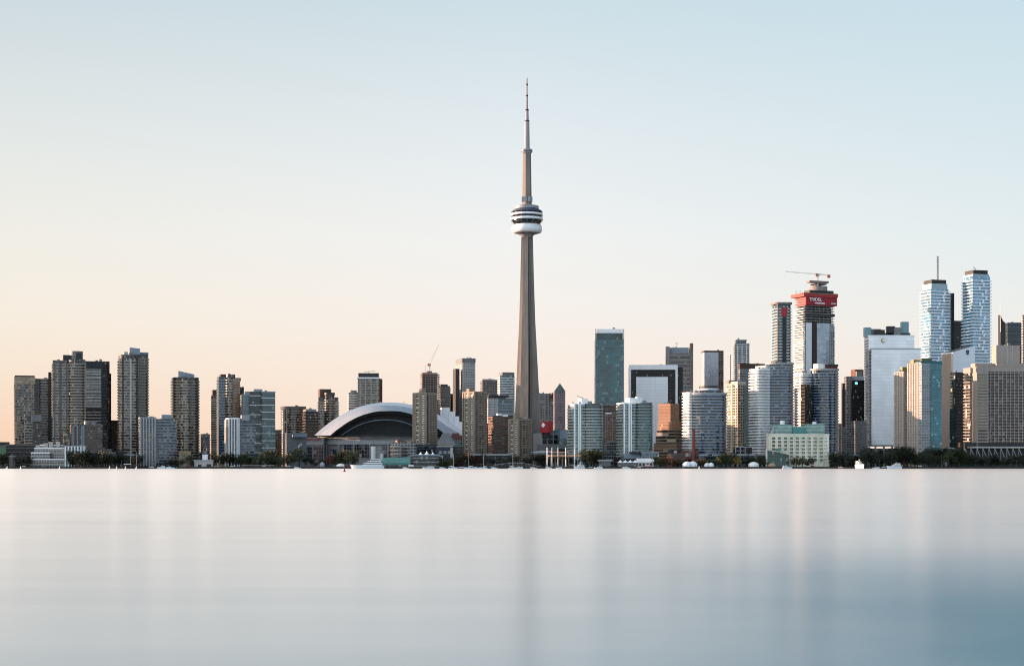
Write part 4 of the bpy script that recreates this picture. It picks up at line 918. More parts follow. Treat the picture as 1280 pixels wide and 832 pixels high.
# twin under construction
t = T('unfinished_tower', 'slim unfinished tower with flat roof slab and small red panel left of red banner tower', 'tower', 964.5, 966, 990, 2330)
pa = rnd_corner(rp(965, 970.5, 989.5, 2330, 5, 24), [0, 1], 6)
t.block(GLT, 381, poly=pa); t.stack(outset(pa, 1.3), G + 30, t.z(382), 4.1, 1.0, solid('pale_slab', (.63, .66, .69), .5), 'balcony', cap=60); t.stack(outset(pa, 1.62), t.z(520), t.z(382), 3.3, .01, WHITE, 'floor_edge', cap=0)
t.block(solid('raw_slab', (.30, .25, .22), .8), 377.5, 380, 'roof_slab', outset(pa, 1.8)); t.piers(CHAR, 0, [.52], 396, wd=5.5, out=2.0, name='hoist_track', poly=rp(966, 970, 989.5, 2330, 5, 24)); t.piers(solid('raw_slab', (.30, .25, .22), .8), 0, [.1, .9], 379, wd=.8, out=1.5, name='column', poly=rp(966, 970, 989.5, 2330, 5, 24)); t.piers(RED, 0, [.52], 384, 395, wd=8.0, out=2.4, name='red_panel', poly=rp(966, 970, 989.5, 2330, 5, 24))
t = T('unfinished_tower', 'unfinished tower with red banner band around its top and a flat jib crane', 'tower', 993, 1005, 1044, 2350)
pt_ = rp(993, 1006, 1043, 2350, 22); raw = solid('raw_concrete', (.36, .33, .32), .85)
t.block(CHAR, 383, name='core', poly=outset(pt_, -3)); t.stack(pt_, t.z(404), t.z(366), 3.5, .9, raw, 'floor_slab'); t.piers(raw, 0, 7, 382, 404, wd=1, out=-.3, name='column', poly=pt_); t.piers(raw, 3, 3, 382, 404, wd=1, out=-.3, name='column', poly=pt_)
t.block(GLL, 404, name='clad_storeys', poly=outset(pt_, -.4)); t.strip(solid('warm_floor_edge', (.66, .61, .59), .6), 3, 0, 1, 383, 458, 3.5, 1.6, 1.4, 'floor_edge', pt_)
t.strip(RAILW, 3, 0, 1, 458, None, 3.5, 1.6, 1.2, 'balcony', pt_)
def pf(mat, t0, t1, yt, name, o0=.5, yb=None):
    a = pt_[0]; b = pt_[1]; d = b - a; n_ = Vector((d.y, -d.x)).normalized()
    t.block(mat, yt, yb, name, [a + d * t0 + n_ * o0, a + d * t1 + n_ * o0, a + d * t1 - n_ * .1, a + d * t0 - n_ * .1])
pf(solid('white_cladding', (.66, .68, .72), .4, .04), .03, .22, 403, 'white_cladding', .9); pf(solid('hoist_brown', (.10, .06, .055), .7), .23, .39, 403, 'hoist_slot', .3)
pf(facade('light_blue_panels', (.38, .45, .54), (.5, .56, .62), 3.5, 4.5, .1, .12, .15, (.6, .64, .7), ior=1.8, var=.25), .40, .82, 403, 'blue_glazing', .9); pf(GLL, .83, 1, 406, 'edge_glazing', .6)
t.piers(LGREY, 0, [.86, .93], 405, wd=1.1, out=1.2, poly=pt_); pf(CHAR, .02, 1.0, 391.5, 'safety_net', 1.4, 394)
band = outset(rp(998.5, 1008, 1044.5, 2350, 22), 1.5); t.block(solid('crimson_banner', (.42, .02, .03), .6, .1), 368, 381, 'red_banner', band); t.block(RED, 367, 370.5, 'banner_rail', outset(pt_, 3.6))
t.block(solid('scaffold_orange', (.40, .2, .16), .7), 365.8, 367.4, 'deck', outset(pt_, 3.6)); t.words(WHITE, 'TRIDEL', 1011, 375.8, 4.3, poly=band, out=.5, sx=1.0); t.strip(WHITE, 0, .28, .60, 376.9, 379.0, 9, 1.4, .5, 'sign_underline', band); t.strip(WHITE, 0, .80, .97, 376.9, 378.5, 9, 1.0, .5, 'sign_underline', band)
t.block(CHAR, 361.5, 366, 'formwork', rp(1005, 1012, 1042, 2358, 22)); t.block(raw, 356, 362, 'crown_storey', ell(1023, 11, 2362)); t.stack(outset(ell(1023, 10, 2362), .5), t.z(360), t.z(352), 3.6, .7, raw, 'floor_slab'); t.block(CHAR, 353, 356.5, 'crown_core', ell(1022, 5, 2366)); t.block(solid('canopy_brown', (.34, .24, .2), .7), 349.5, 352, 'crown_canopy', rp(1008, 1012, 1036, 2358, 22))
for px in (995, 1000): t.rods(raw, [(t.at(px, 367), t.at(px, 362.5))], .5, 'starter_post')
c = T('tower_crane', 'flat jib crane with counterweight on top of the red banner tower', 'crane', 1022, D=2366, base=Zp(352, 2366))
c.rods(CRW, lattice(c.at(1022, 362), c.at(1022, 341.5), 2.0, 9), .25, 'mast'); c.rods(CRW, lattice(c.at(981.5, 339.3), c.at(1022, 342.6), 1.1, 26), .13, 'jib'); c.rods(CRW, lattice(c.at(1022, 342.6), c.at(1038, 344), 1.3, 10), .22, 'counter_jib'); c.pbox(RED, 1034.5, 1038, 343, 346, 'counterweight', 2, 0); c.pbox(CRO, 1020, 1024, 341.6, 344.6, 'cab', 2, -1)
# ---------------------------------------------------------------- harbour terminal with green top
t = T('terminal_building', 'cream waterfront terminal with green glass penthouses on its roof', 'terminal building', 957, 960.5, 1037, 2035)
cream = facade('cream_concrete', (.68, .65, .54), (.66, .63, .52), 60, 60, 0, 0, 0, ior=1.35, rough=.8, var=.1, tilt=0)
pa = rp(958, 961.5, 1036.5, 2035, -2, 30); t.block(cream, 543, poly=pa); t.parapet(solid('terminal_cream', (.69, .66, .54), .8), pa, 1.0)
wg = facade('mint_window', (.24, .36, .30), (.40, .48, .40), 1.5, 1.6, .15, .12, .2, (.4, .45, .36), ior=1.7)
a, b = pa[0], pa[1]; d = (b - a); L_ = d.length; dn = d.normalized(); nn = Vector((dn.y, -dn.x)); ncol = 9
def window(t0, t1, z0, z1, mat, out=.25, name='window'):
    bm = bmesh.new(); prism(bm, [a + dn * t0 + nn * out, a + dn * t1 + nn * out, a + dn * t1 - nn * .4, a + dn * t0 - nn * .4], z0, z1, t.o, top=0); return t.add(name, bm, mat)
bay = L_ / (ncol + 1.1)
for i in range(ncol):
    for j in range(7):
        z0 = t.z(577) + 4.4 * (j + 0) + .6
        m = wg if not ((i, j) in ((7, 2), (8, 2), (7, 1), (8, 1), (7, 0), (8, 0), (6, 0), (6, 1))) else BLACKG
        if i < 3 and j < 3: continue
        window(bay * (i + .28) + 1.2, bay * (i + 1.0) + .6, z0, z0 + 3.0, m, -.0)
for j in range(1, 8):
    window(L_ - bay * .75, L_ - bay * .35, t.z(577) + 4.4 * (j - 1) + 1, t.z(577) + 4.4 * (j - 1) + 3.4, BLACKG, 0)
for i in range(ncol + 1): window(bay * i + .2, bay * i + 1.5, G, t.z(544), solid('terminal_cream', (.69, .66, .54), .8), .6, 'pier')
for j in range(7): window(.2, L_ - .2, t.z(577) + 4.4 * j - .8, t.z(577) + 4.4 * j + .4, solid('terminal_cream', (.69, .66, .54), .8), .35, 'spandrel')
gg = facade('mint_glass', (.12, .30, .26), (.38, .5, .44), 3, 3, .16, .16, .2, (.35, .5, .42), ior=1.8)
for (x0, x1, y0, y1) in ((966, 990, 530, 543.5), (990, 1008, 532, 543.5), (1007, 1031, 529.5, 543.5)):
    pl = rp(x0, x0, x1, 2044, -2, 22); t.block(gg, y0, y1, 'penthouse', pl, roof=TEAL); t.stack(outset(pl, .5), t.z(y1), t.z(y0) + .6, 4, .6, TEAL, 'roof_edge')
t.block(TEAL, 534, 543.5, 'penthouse', rp(991, 991, 1007, 2041, -2, 4)); t.cyl(WHITE, 978, 3, 525.5, 531, 'roof_turret', 18); t.cyl(WHITE, 1018, 2.6, 527, 530, 'roof_turret', 18); t.block(WARMW, 538, 543.5, 'sloped_corner', rp(960.8, 960.8, 967, 2041, -2, 10), ztop=lambda x, y: Zp(543, 2041) + (x - P(960.8, 2041)) * 1.6)
pl = rp(957.5, 957.5, 986, 2026, -2, 8); t.block(facade('deep_green_glass', (.03, .14, .11), (.08, .2, .16), 3.4, 2.4, .14, .12, .15), 563, poly=pl, name='green_annex', ztop=lambda x, y: Zp(562, 2026) - max(0, x - P(975, 2026)) * .55); t.block(TEAL, 560.5, 563, 'annex_roof', rp(970, 970, 976, 2026, -2, 6)); t.piers(solid('terminal_cream', (.69, .66, .54), .8), 0, [0.02], 561, wd=2, out=.6, poly=pl)

# ---------------------------------------------------------------- dark tower pair
t = T('office_tower', 'black glass tower with glowing teal logo disc and a grey flank', 'tower', 1052, 1056, 1081, 2560)
t.block(BLACKG, 475, poly=rp(1064, 1065, 1081, 2560, 2, 30)); t.lastz = t.z(475)
t.block(facade('grey_flank', (.10, .10, .11), (.33, .32, .33), 3.8, 2.2, .3, .4, .1), 470, name='grey_wing', poly=rp(1055.5, 1058, 1065.5, 2566, 2, 16)); t.block(CHAR, 478, name='black_wing', poly=rp(1051.5, 1053.5, 1057, 2576, 2, 9)); t.block(LGREY, 469.5, 475.5, 'crown', rp(1064, 1064, 1080, 2570, 2, 20)); t.pbox(BRICK, 1069, 1079.5, 461.5, 470, depth=14, dD=16); t.pbox(GREY, 1071, 1078, 464, 470, depth=14, dD=12); t.rods(GREY, [(t.at(1075, 462, 20), t.at(1075, 459, 20))], .4)
t.stack(outset(rp(1064, 1065, 1081, 2560, 2, 30), .25), G + 5, t.z(480), 3.8, .25, DARK, 'floor_edge')
m = NB('lit_teal_logo'); m.b.inputs['Emission Color'].default_value = (.25, .9, .8, 1); m.b.inputs['Emission Strength'].default_value = .6; m.b.inputs['Base Color'].default_value = (.2, .6, .6, 1)
bm = bmesh.new(); c0 = rp(1064, 1065, 1081, 2560, 2, 30); p_ = c0[0].lerp(c0[1], .33) + Vector((math.sin(R(2)), -math.cos(R(2)))) * .6
bmesh.ops.create_cone(bm, cap_ends=True, segments=20, radius1=2.1, radius2=2.1, depth=.5, matrix=Matrix.Translation((p_.x - t.o[0], p_.y - t.o[1], t.z(478.8) - t.o[2])) @ Matrix.Rotation(R(2), 4, 'Z') @ Matrix.Rotation(R(90), 4, 'X')); t.add('logo_disc', bm, m.m)
t = T('apartment_block', 'grey mid rise block standing before the black glass tower with the teal logo', 'apartment block', 1057, 1060, 1084, 2280)
pa = rp(1068, 1069, 1083, 2276, 2, 24); g3 = facade('grey_grid', (.06, .065, .07), (.22, .22, .22), 3, 3, .35, .35, .2)
t.block(g3, 527, poly=pa); t.piers(GREY, 0, 6, 527, wd=1.1, out=.5, poly=pa); t.block(g3, 533, name='left_wing', poly=rp(1057, 1058, 1070, 2284, 2, 24)); t.stack(outset(rp(1057, 1058, 1070, 2284, 2, 24), .5), G + 4, t.z(534), 3, .9, GREY, 'spandrel'); t.stack(outset(pa, .3), G + 4, t.z(528), 3, .9, GREY, 'spandrel'); t.clutter(2, pa, t.z(527)); t.parapet(GREY, pa, z=t.z(527))

# ---------------------------------------------------------------- white bank-like slab
t = T('office_tower', 'broad white slab tower with gold crescent logo and teal roof boxes', 'tower', 1080, 1086, 1151, 2320)
wf = facade('white_slab_wall', (.88, .89, .91), (.68, .71, .75), 3.9, 13, .07, .012, 0, ior=1.45, rough=.4, var=.1, tilt=0, mrough=.4)
lo = rp(1081, 1087, 1151, 2320, 0, 36); hi = rp(1080.5, 1086, 1143, 2326, 0, 30)
def leg(poly, y0): pass
zb = 556
t.block(wf, 419, zb, poly=hi, name='upper_slab'); t.lastz = t.z(419); t.parapet(WHITE, hi, .8)
t.block(wf, 436, zb, poly=rp(1089, 1090, 1151, 2316, 0, 30), name='front_slab'); t.parapet(LGREY, rp(1089, 1090, 1151, 2316, 0, 30), .6)
t.block(facade('slab_side_strip', (.10, .12, .14), (.4, .42, .44), 3.9, 3, .25, .2, .1), 437, zb, 'recessed_strip', rp(1085.5, 1086, 1090.5, 2322, 0, 20)); t.strip(solid('pinkish_band', (.5, .42, .4), .6), 3, .1, .95, 424, zb, 3.9, 1.5, .5, 'spandrel', hi)
for i in range(7):
    px = 1083 + i * 10.5; pl = rp(px, px, px + 2, 2316 + i * 1.2, 0, 2); bm = bmesh.new(); prism(bm, pl, G, t.z(zb) + .3, t.o, top=0); t.add('column', bm, LGREY)
t.block(facade('lobby_glass', (.06, .10, .13), (.3, .34, .36), 4, 3, .12, .1, .1), 560, name='lobby', poly=rp(1087, 1088, 1146, 2330, 0, 22)); t.stack(outset(rp(1080.5, 1086, 1151, 2316, 0, 34), -.3), t.z(557.5), t.z(556) + .1, 9, 1.2, LGREY, 'transfer_slab')
tb = solid('teal_box', (.22, .42, .46), .4, .1)
t.pbox(tb, 1081, 1089, 409, 419.5, 'roof_box', 10, 14, th=0); t.pbox(GREY, 1089, 1101, 411, 419.5, 'roof_box', 10, 16, th=0); t.pbox(CHAR, 1094, 1106, 412, 419.5, 'roof_box', 10, 10, th=0); t.pbox(CHAR, 1109, 1119, 407.5, 417, 'roof_box', 9, 12, th=0); t.pbox(GREY, 1117.5, 1126, 409, 418, 'roof_box', 9, 10, th=0); t.pbox(tb, 1127, 1136, 402, 418, 'roof_box', 8, 14, th=0); t.pbox(CHAR, 1104, 1138, 416, 419.5, 'roof_deck', 14, 12, th=0)
gold = solid('gold_logo', (.55, .36, .08), .35, metal=.6); bm = bmesh.new(); base_ = hi[0].lerp(hi[1], .315); fn = Vector((math.sin(R(0)), -math.cos(R(0)))); base_ = base_ + fn * .5; dx_ = Vector((math.cos(R(0)), math.sin(R(0)))); zc = t.z(425.2)
oa = [(3.1 * math.cos(a), 3.1 * math.sin(a)) for a in [R(40 + i * 14) for i in range(21)]]; ia = [(.75 + 2.25 * math.cos(a), .5 + 2.25 * math.sin(a)) for a in [R(40 + i * 14) for i in range(21)]]
vo = [bm.verts.new((base_.x + dx_.x * x - t.o[0], base_.y + dx_.y * x - t.o[1], zc + z_ - t.o[2])) for x, z_ in oa]; vi = [bm.verts.new((base_.x + dx_.x * x - t.o[0], base_.y + dx_.y * x - t.o[1], zc + z_ - t.o[2])) for x, z_ in ia]
back = Vector((-fn.x, -fn.y, 0)) * .35; vo2 = [bm.verts.new(v_.co + back) for v_ in vo]; vi2 = [bm.verts.new(v_.co + back) for v_ in vi]
for i in range(20):
    for q_ in ((vo[i], vo[i + 1], vi[i + 1], vi[i]), (vo[i], vo2[i], vo2[i + 1], vo[i + 1]), (vi[i], vi[i + 1], vi2[i + 1], vi2[i])): bm.faces.new(q_)
t.add('crescent_logo', bm, gold)

# ---------------------------------------------------------------- pink lit harbour slab with teal end
t = T('apartment_tower', 'pale pink ribbed tower in two slabs with teal glass end and green yellow roof cap', 'tower', 1117.5, 1151, 1177, 2090)
pr = facade('pink_rib_wall', (.20, .15, .12), (.55, .47, .42), 2.9, 2.6, .35, .45, .3, (.6, .5, .42)); rib = solid('pale_rib', (.60, .52, .46), .7, .06)
pa = rp(1117.5, 1130, 1134.5, 2095, 30); pb = rp(1134, 1151, 1153, 2060, 34); pc_ = rp(1152, 1152, 1165, 2056, 17, 16); pd = rp(1164, 1164, 1177, 2058, 17, 16)
t.block(pr, 464, poly=pa); t.piers(rib, 3, 6, 464.5, wd=1.3, out=.7, poly=pa); t.lastz = t.z(464); t.clutter(1, pa); t.stack(outset(pa, .4), G + 3, t.z(465), 2.9, .5, rib, 'floor_edge')
t.block(CHAR, 463, name='dark_slot', poly=rp(1133, 1133, 1135.2, 2116, 17, 10)); t.block(pr, 455, name='middle_slab', poly=pb); t.piers(rib, 3, 8, 455.5, wd=1.3, out=.7, poly=pb); t.stack(outset(pb, .4), G + 3, t.z(456), 2.9, .5, rib, 'floor_edge')
t.block(facade('light_grey_bay', (.12, .16, .18), (.42, .46, .48), 2.9, 3, .4, .35, .25), 456, name='grey_bay', poly=pc_); t.strip(LGREY, 0, .1, .9, 457, h=2.9, th=1.0, out=.7, poly=pc_); t.block(facade('vivid_teal_glass', (.01, .17, .22), (.03, .22, .27), 2.9, 2.4, .16, .1, .06, (.4, .6, .6), ior=1.8), 456, name='teal_end', poly=pd); t.stack(outset(pd, .35), G + 3, t.z(457), 5.8, .5, solid('teal_line', (.05, .3, .34), .4), 'floor_edge')
ty = solid('teal_crown', (.03, .18, .22), .5); t.block(ty, 451.5, 457, 'roof_crown', outset(rp(1151, 1151, 1177, 2086, 17, 18), .6)); t.pbox(solid('green_plant_room', (.16, .19, .11), .7), 1152, 1165, 447.5, 452, 'roof_cap', 10, 4); t.pbox(solid('yellow_cap', (.36, .29, .14), .7), 1142, 1151, 449.5, 456, 'roof_cap', 8, 8); t.pbox(solid('yellow_cap', (.36, .29, .14), .7), 1128, 1134, 458.5, 464.5, 'roof_cap', 6, 36)

# ---------------------------------------------------------------- twin blue white towers
def icetower(xl, xm, xr, top, cap, cr, D, label):
    t = T('residential_tower', label, 'tower', xl, xm, xr, D)
    pa = rp(xl, xm, xr, D, 17, 26); gl = facade('ice_blue_glass', (.06, .30, .48), (.20, .38, .48), 3.0, 2.2, .15, .1, .25, (.5, .6, .66), ior=1.9)
    t.block(gl, top, poly=pa); br = solid('ice_rail', (.74, .78, .82), .3, .04, spec=.7); t.rings(br, top + 2, t.D and 560, h=3.6, th=1.1, out=1.7, poly=pa)
    t.block(solid('ice_crown', (.45, .58, .64), .4, .05), cr, top + 1, 'crown', outset(pa, -1.0)); t.block(DARK, cap, cr + .2, 'black_cap', outset(pa, -2.2))
    for k in range(22):                       # staggered balcony dividers
        t.piers(br, 0, [rnd.uniform(.3, .8)], top + 4 + k * 4.2, top + 8 + k * 4.2, wd=2.4, out=1.8, name='balcony_screen', poly=pa)
    return t, pa
t, pa = icetower(1152.5, 1164, 1185.5, 361, 349, 354, 2360, 'blue white balcony tower with black cap and tall antenna mast')
t.block(CHAR, 364, name='dark_back_edge', poly=rp(1151, 1155, 1158, 2392, 17, 7)); t.block(solid('ice_crown', (.45, .58, .64), .4, .05), 364, name='right_wing', poly=rp(1184, 1184, 1190.5, 2384, 17, 14)); t.block(CHAR, 364, name='dark_right_edge', poly=rp(1190, 1190, 1192.8, 2384, 17, 14)); t.strip(RAILW, 0, 0, .7, 366, None, 3.6, 1.0, .6, 'balcony', rp(1184, 1184, 1190.5, 2384, 17, 14))
t.rods(LGREY, lattice(t.at(1172, 349.5, 14), t.at(1172, 320, 14), 1.8, 12) , .3, 'antenna_mast'); t.rods(BROWN, [(t.at(1171.4, 349, 14), t.at(1171.4, 320, 14))], .5, 'antenna')
t, pa = icetower(1205.5, 1216, 1237.5, 345, 337, 342, 2340, 'blue white balcony tower with black cap and no mast, rightmost of the two')
t.rods(GREY, [(t.at(1219, 337.5, 12), t.at(1218, 334.5, 12)), (t.at(1216.4, 333.4, 12), t.at(1220, 336.5, 12))], .35, 'window_cleaning_crane')
t = T('office_tower', 'plain black office tower showing between the two blue white towers', 'tower', 1187, 1188, 1207, 2640)
t.block(BLACKG, 401); t.rings(DARK, 402, h=3.8, th=.6, out=.3, name='floor_edge'); t.block(DARK, 400.5, 404, 'crown', outset(t.poly, .4)); t.clutter(2)
t = T('office_tower', 'white office block with slanted roof, navy shield logo and beige left flank', 'tower', 1177.5, 1191, 1240, 2260)
pa = rp(1177.5, 1191, 1218.5, 2260, 24); sw = facade('pale_blue_panel', (.74, .79, .85), (.6, .66, .72), 3.8, 200, .06, 0, 0, ior=1.5, rough=.35, var=.05, tilt=0)
c0 = pa[0]; d0 = (pa[1] - pa[0]).normalized()
t.block(sw, 440, poly=pa, ztop=lambda x, y: t.z(440) + max(0, ((Vector((x, y)) - c0).dot(d0))) * .27); t.block(sw, 452, name='low_wing', poly=rp(1218, 1218, 1240, 2270, 24, 20)); t.piers(solid('tan_flank', (.46, .36, .29), .7, .06), 3, [.5], 441.5, wd=(pa[3] - pa[0]).length - .6, out=.5, name='beige_flank', poly=pa); t.stack(outset(rp(1218, 1218, 1240, 2270, 24, 20), .2), G + 4, t.z(453), 7.6, .4, BLUEG, 'floor_edge')
navy = solid('navy_logo', (.04, .07, .15), .5); bm = bmesh.new(); n0 = Vector((d0.y, -d0.x)); cc_ = pa[0].lerp(pa[1], .66) + n0 * .35; zc = t.z(439.5)
sh = [(-2.6, 3), (2.6, 3), (2.6, -.5), (1.6, -2.6), (0, -3.6), (-1.6, -2.6), (-2.6, -.5)]
bm.faces.new([bm.verts.new((cc_.x + d0.x * x - t.o[0], cc_.y + d0.y * x - t.o[1], zc + z_ - t.o[2])) for x, z_ in sh]); bm.normal_update(); bmesh.ops.solidify(bm, geom=bm.faces[:], thickness=.3); t.add('shield_logo', bm, navy)
for z_ in (.9, -.8): bm = bmesh.new(); bm.faces.new([bm.verts.new((cc_.x + n0.x * .4 + d0.x * x - t.o[0], cc_.y + n0.y * .4 + d0.y * x - t.o[1], zc + z_ + zz_ - t.o[2])) for x, zz_ in ((-1.5, -.3), (1.5, -.3), (1.5, .3), (-1.5, .3))]); bm.normal_update(); bmesh.ops.solidify(bm, geom=bm.faces[:], thickness=.15); t.add('logo_stripe', bm, LGREY)
t = T('office_tower', 'dark tower with teal left side standing left of the wide pink hotel', 'tower', 1187, 1194, 1206, 2190)
pa = rp(1187, 1194, 1205, 2190, 24); t.block(BLACKG, 465, poly=pa); t.block(facade('dim_teal_side', (.015, .05, .06), (.05, .09, .10), 3.4, 3, .2, .1, .04, ior=1.4), 466, name='teal_side', poly=rp(1187, 1194, 1194.6, 2188, 24)); t.strip(BROWN, 0, .35, .8, 470, 475, 9, 6, .3, 'louvre', pa); t.rings(DARK, 464, h=3.4, th=.3, out=.25, name='floor_edge', poly=pa); t.clutter(1, pa)

# ---------------------------------------------------------------- wide pink hotel
t = T('hotel', 'wide pinkish concrete hotel with grid balconies and two level penthouse at right edge', 'hotel', 1205, 1210, 1290, 2110)
pk = solid('pink_concrete', (.52, .42, .37), .8, .08); dk = facade('hotel_dark_glass', (.02, .02, .024), (.05, .045, .042), 3.05, 2.8, .1, .1, .2, (.35, .3, .25))
pa = rp(1205, 1213, 1221.5, 2110, 26); pb = rp(1221, 1221, 1235.5, 2100, 17, 14); pc_ = rp(1235, 1235, 1300, 2112, 8, 24)
t.block(dk, 461, poly=pa, name='left_wing'); t.stack(outset(pa, .9), G + 24, t.z(466), 3.9, 1.0, pk, 'balcony'); t.piers(pk, 0, 3, 463, wd=.7, out=1.1, poly=pa); t.block(pk, 459.5, 466, 'parapet_band', outset(pa, .8))
t.block(pk, 459, poly=pb, name='centre_slab'); t.strip(solid('cream_band', (.5, .42, .32), .7), 0, .08, .92, 466, 535, 3.9, 1.5, .7, 'balcony', pb); t.strip(dk, 0, .08, .92, 466, 572, 3.9, 2.2, .3, 'window_band', pb, off=1.6)
t.block(dk, 462, poly=pc_); t.stack(outset(pc_, 1.0), G + 24, t.z(464), 3.9, .7, pk, 'balcony'); t.piers(pk, 0, 13, 463, 554, wd=.7, out=1.2, poly=pc_); t.block(pk, 458.5, 464, 'parapet_band', outset(pc_, .9)); t.block(pk, 453, 460, 'roof_storey', rp(1219, 1219, 1246, 2124, 8, 14))
t.block(pk, 453.5, 459, 'roof_storey', rp(1246, 1246, 1300, 2120, 8, 14)); pe = rp(1240.5, 1245, 1275.5, 2128, 8, 12); t.block(pk, 430, 454, 'penthouse', pe); t.piers(solid('cream_stripe', (.66, .6, .54), .7), 0, [.03, .24, .46, .68, .94], 430, 453, wd=1.0, out=.4, name='penthouse_rib', poly=pe); t.block(dk, 430.5, 454, 'dark_corner', rp(1275, 1275, 1277, 2132, 8, 10)); t.clutter(3, pe, t.z(430)); t.lastz = t.z(430)
po = rp(1196, 1198, 1300, 2090, 8, 20); t.block(CHAR, 566, name='podium', poly=po); t.block(WARMW, 558, 560, 'podium_roof_edge', rp(1215, 1215, 1300, 2084, 8, 20)); t.block(CHAR, 553, name='podium_upper', poly=rp(1206, 1206, 1300, 2098, 8, 20))
for i in range(11):
    x = 1206 + i * 7.5; t.rods(LGREY, [(t.at(x, 560, -31), t.at(x + 4.5, 571, -31))], .55, 'diagonal_strut'); t.rods(LGREY, [(t.at(x, 574, -31), t.at(x, 560, -31))], .4, 'podium_column')
t = T('office_tower', 'dark blue tower with sail shaped fin and thin white spire at the right edge', 'tower', 1251, 1256, 1278, 2700)
pa = rp(1256.5, 1260, 1277, 2700, 0, 16); t.block(facade('navy_glass', (.025, .05, .075), (.05, .08, .1), 3.8, 3, .2, .1, .05), 403, poly=pa); t.rings(CHAR, 404, h=7.6, th=.6, out=.3, name='floor_edge', poly=pa)
bm = bmesh.new(); prof = [(1250.8, 432), (1250.8, 393), (1252, 397), (1254, 401), (1257, 403.5), (1257, 432)]
bm.faces.new([bm.verts.new(Vector((P(x, 2696), 2696, Zp(y, 2696))) - Vector(t.o)) for x, y in prof][::-1]); bm.normal_update(); bmesh.ops.solidify(bm, geom=bm.faces[:], thickness=14); t.add('sail_fin', bm, CHAR)
t.rods(WHITE, [(t.at(1251.2, 430, -3), t.at(1250.6, 392, -3)), (t.at(1250.6, 392, -3), t.at(1250.6, 378, -3))], .7, 'spire'); t.clutter(1, pa)
t = T('residential_tower', 'sliver of a warm grey tower cut by the right edge of the view', 'tower', 1277, 1278, 1300, 2480)
t.block(facade('warm_grey_wall', (.12, .11, .10), (.45, .38, .34), 3.2, 3, .4, .3, .2), 393.5, poly=rp(1277.5, 1278.5, 1300, 2480)); t.rings(WARMW, 395, h=3.2, th=1.1, out=.6, poly=rp(1277.5, 1278.5, 1300, 2480)); t.clutter(1)
# ================================================================ trees
def leafmat(name, c):
    if name in MATS: return MATS[name]
    q = NB(name); tcn = q.n('ShaderNodeTexCoord'); no = q.n('ShaderNodeTexNoise'); no.inputs['Scale'].default_value = .5; q.l(tcn.outputs['Object'], no.inputs['Vector'])
    oi = q.n('ShaderNodeObjectInfo')
    k = q.math('ADD', q.math('MULTIPLY', no.outputs[0], 1.3), q.math('MULTIPLY', oi.outputs['Random'], .5))
    g = q.n('ShaderNodeVectorMath', operation='SCALE'); g.inputs[0].default_value = tuple(x * .5 for x in c); q.l(k, g.inputs['Scale']); q.l(g.outputs[0], q.b.inputs['Base Color']); q.b.inputs['Roughness'].default_value = .7
    MATS[name] = q.m; return q.m
BARK = solid('bark', (.07, .05, .035), .9)
def crown_mesh(seed, kind):
    r = random.Random(seed); bm = bmesh.new()
    if kind == 'round': cl = [(r.uniform(-2.6, 2.6), r.uniform(-2.6, 2.6), r.uniform(3.2, 8.0), r.uniform(1.3, 2.3)) for _ in range(9)] + [(0, 0, 5.6, 2.8)]
    else: cl = [(r.uniform(-.7, .7), r.uniform(-.7, .7), 2.2 + i * 1.0, 1.9 - i * .17) for i in range(9)]
    for x, y, z, rr_ in cl:
        for _ in range(int(42 * rr_)):
            d = Vector((r.gauss(0, 1), r.gauss(0, 1), r.gauss(0, 1))).normalized() * rr_ * r.uniform(.55, 1.08)
            p = Vector((x, y, z)) + d; s = r.uniform(.22, .42)
            u = Vector((r.gauss(0, 1), r.gauss(0, 1), r.gauss(0, 1))).normalized(); v = u.orthogonal().normalized() * s * r.uniform(.6, 1)
            u *= s
            bm.faces.new([bm.verts.new(p + a) for a in (u, v, -u, -v)])
    me = bpy.data.meshes.new('crown'); bm.to_mesh(me); bm.free(); return me
def trunk_mesh(seed):
    r = random.Random(seed); bm = bmesh.new(); lathe(bm, [(.32, -.1), (.24, 1.2), (.17, 3.2), (.08, 6)], 7)
    for _ in range(5):
        a = r.uniform(0, 6.28); z = r.uniform(2, 3.6); bars(bm, [((0, 0, z), (math.cos(a) * 1.9, math.sin(a) * 1.9, z + r.uniform(1.5, 2.8)))], .08, 5)
    me = bpy.data.meshes.new('trunk'); bm.to_mesh(me); bm.free(); me.materials.append(BARK); return me
LM = {'dark': leafmat('dark_foliage', (.035, .05, .025)), 'green': leafmat('green_foliage', (.07, .10, .03)), 'olive': leafmat('olive_foliage', (.13, .13, .045)), 'orange': leafmat('orange_foliage', (.28, .12, .05)),
      'yellow': leafmat('yellow_foliage', (.40, .30, .04)), 'rust': leafmat('rust_foliage', (.20, .07, .04))}
CM = {}; TM = [trunk_mesh(s) for s in (1, 2)]
for k_, m_ in LM.items():
    CM[k_] = []
    for s_ in range(3):
        me = crown_mesh(s_ * 7 + len(k_), 'round'); me.materials.append(m_); CM[k_].append(me)
def tree(px, D, h, kind, label, group, wide=1.0):
    e = bpy.data.objects.new('tree', None); COL.objects.link(e); e.location = (P(px, D), D, G + .03); h *= 1.4; s = h / 9.8
    e.rotation_euler.z = rnd.uniform(0, 6.28); e.scale = (s * wide, s * wide, s); tag(e, label, 'tree', group)
    for nm, me in (('trunk', rnd.choice(TM)), ('crown', rnd.choice(CM[kind]))):
        o = bpy.data.objects.new(nm, me); COL.objects.link(o); o.parent = e
def row(x0, x1, n, D0, D1, h0, h1, kinds, label, group):
    for i in range(n):
        px = x0 + (x1 - x0) * (i + rnd.uniform(.2, .8)) / n
        tree(px, rnd.uniform(D0, D1), rnd.uniform(h0 * .72, h1 * 1.08), kinds[i % len(kinds)], label, group, rnd.uniform(.8, 1.5))
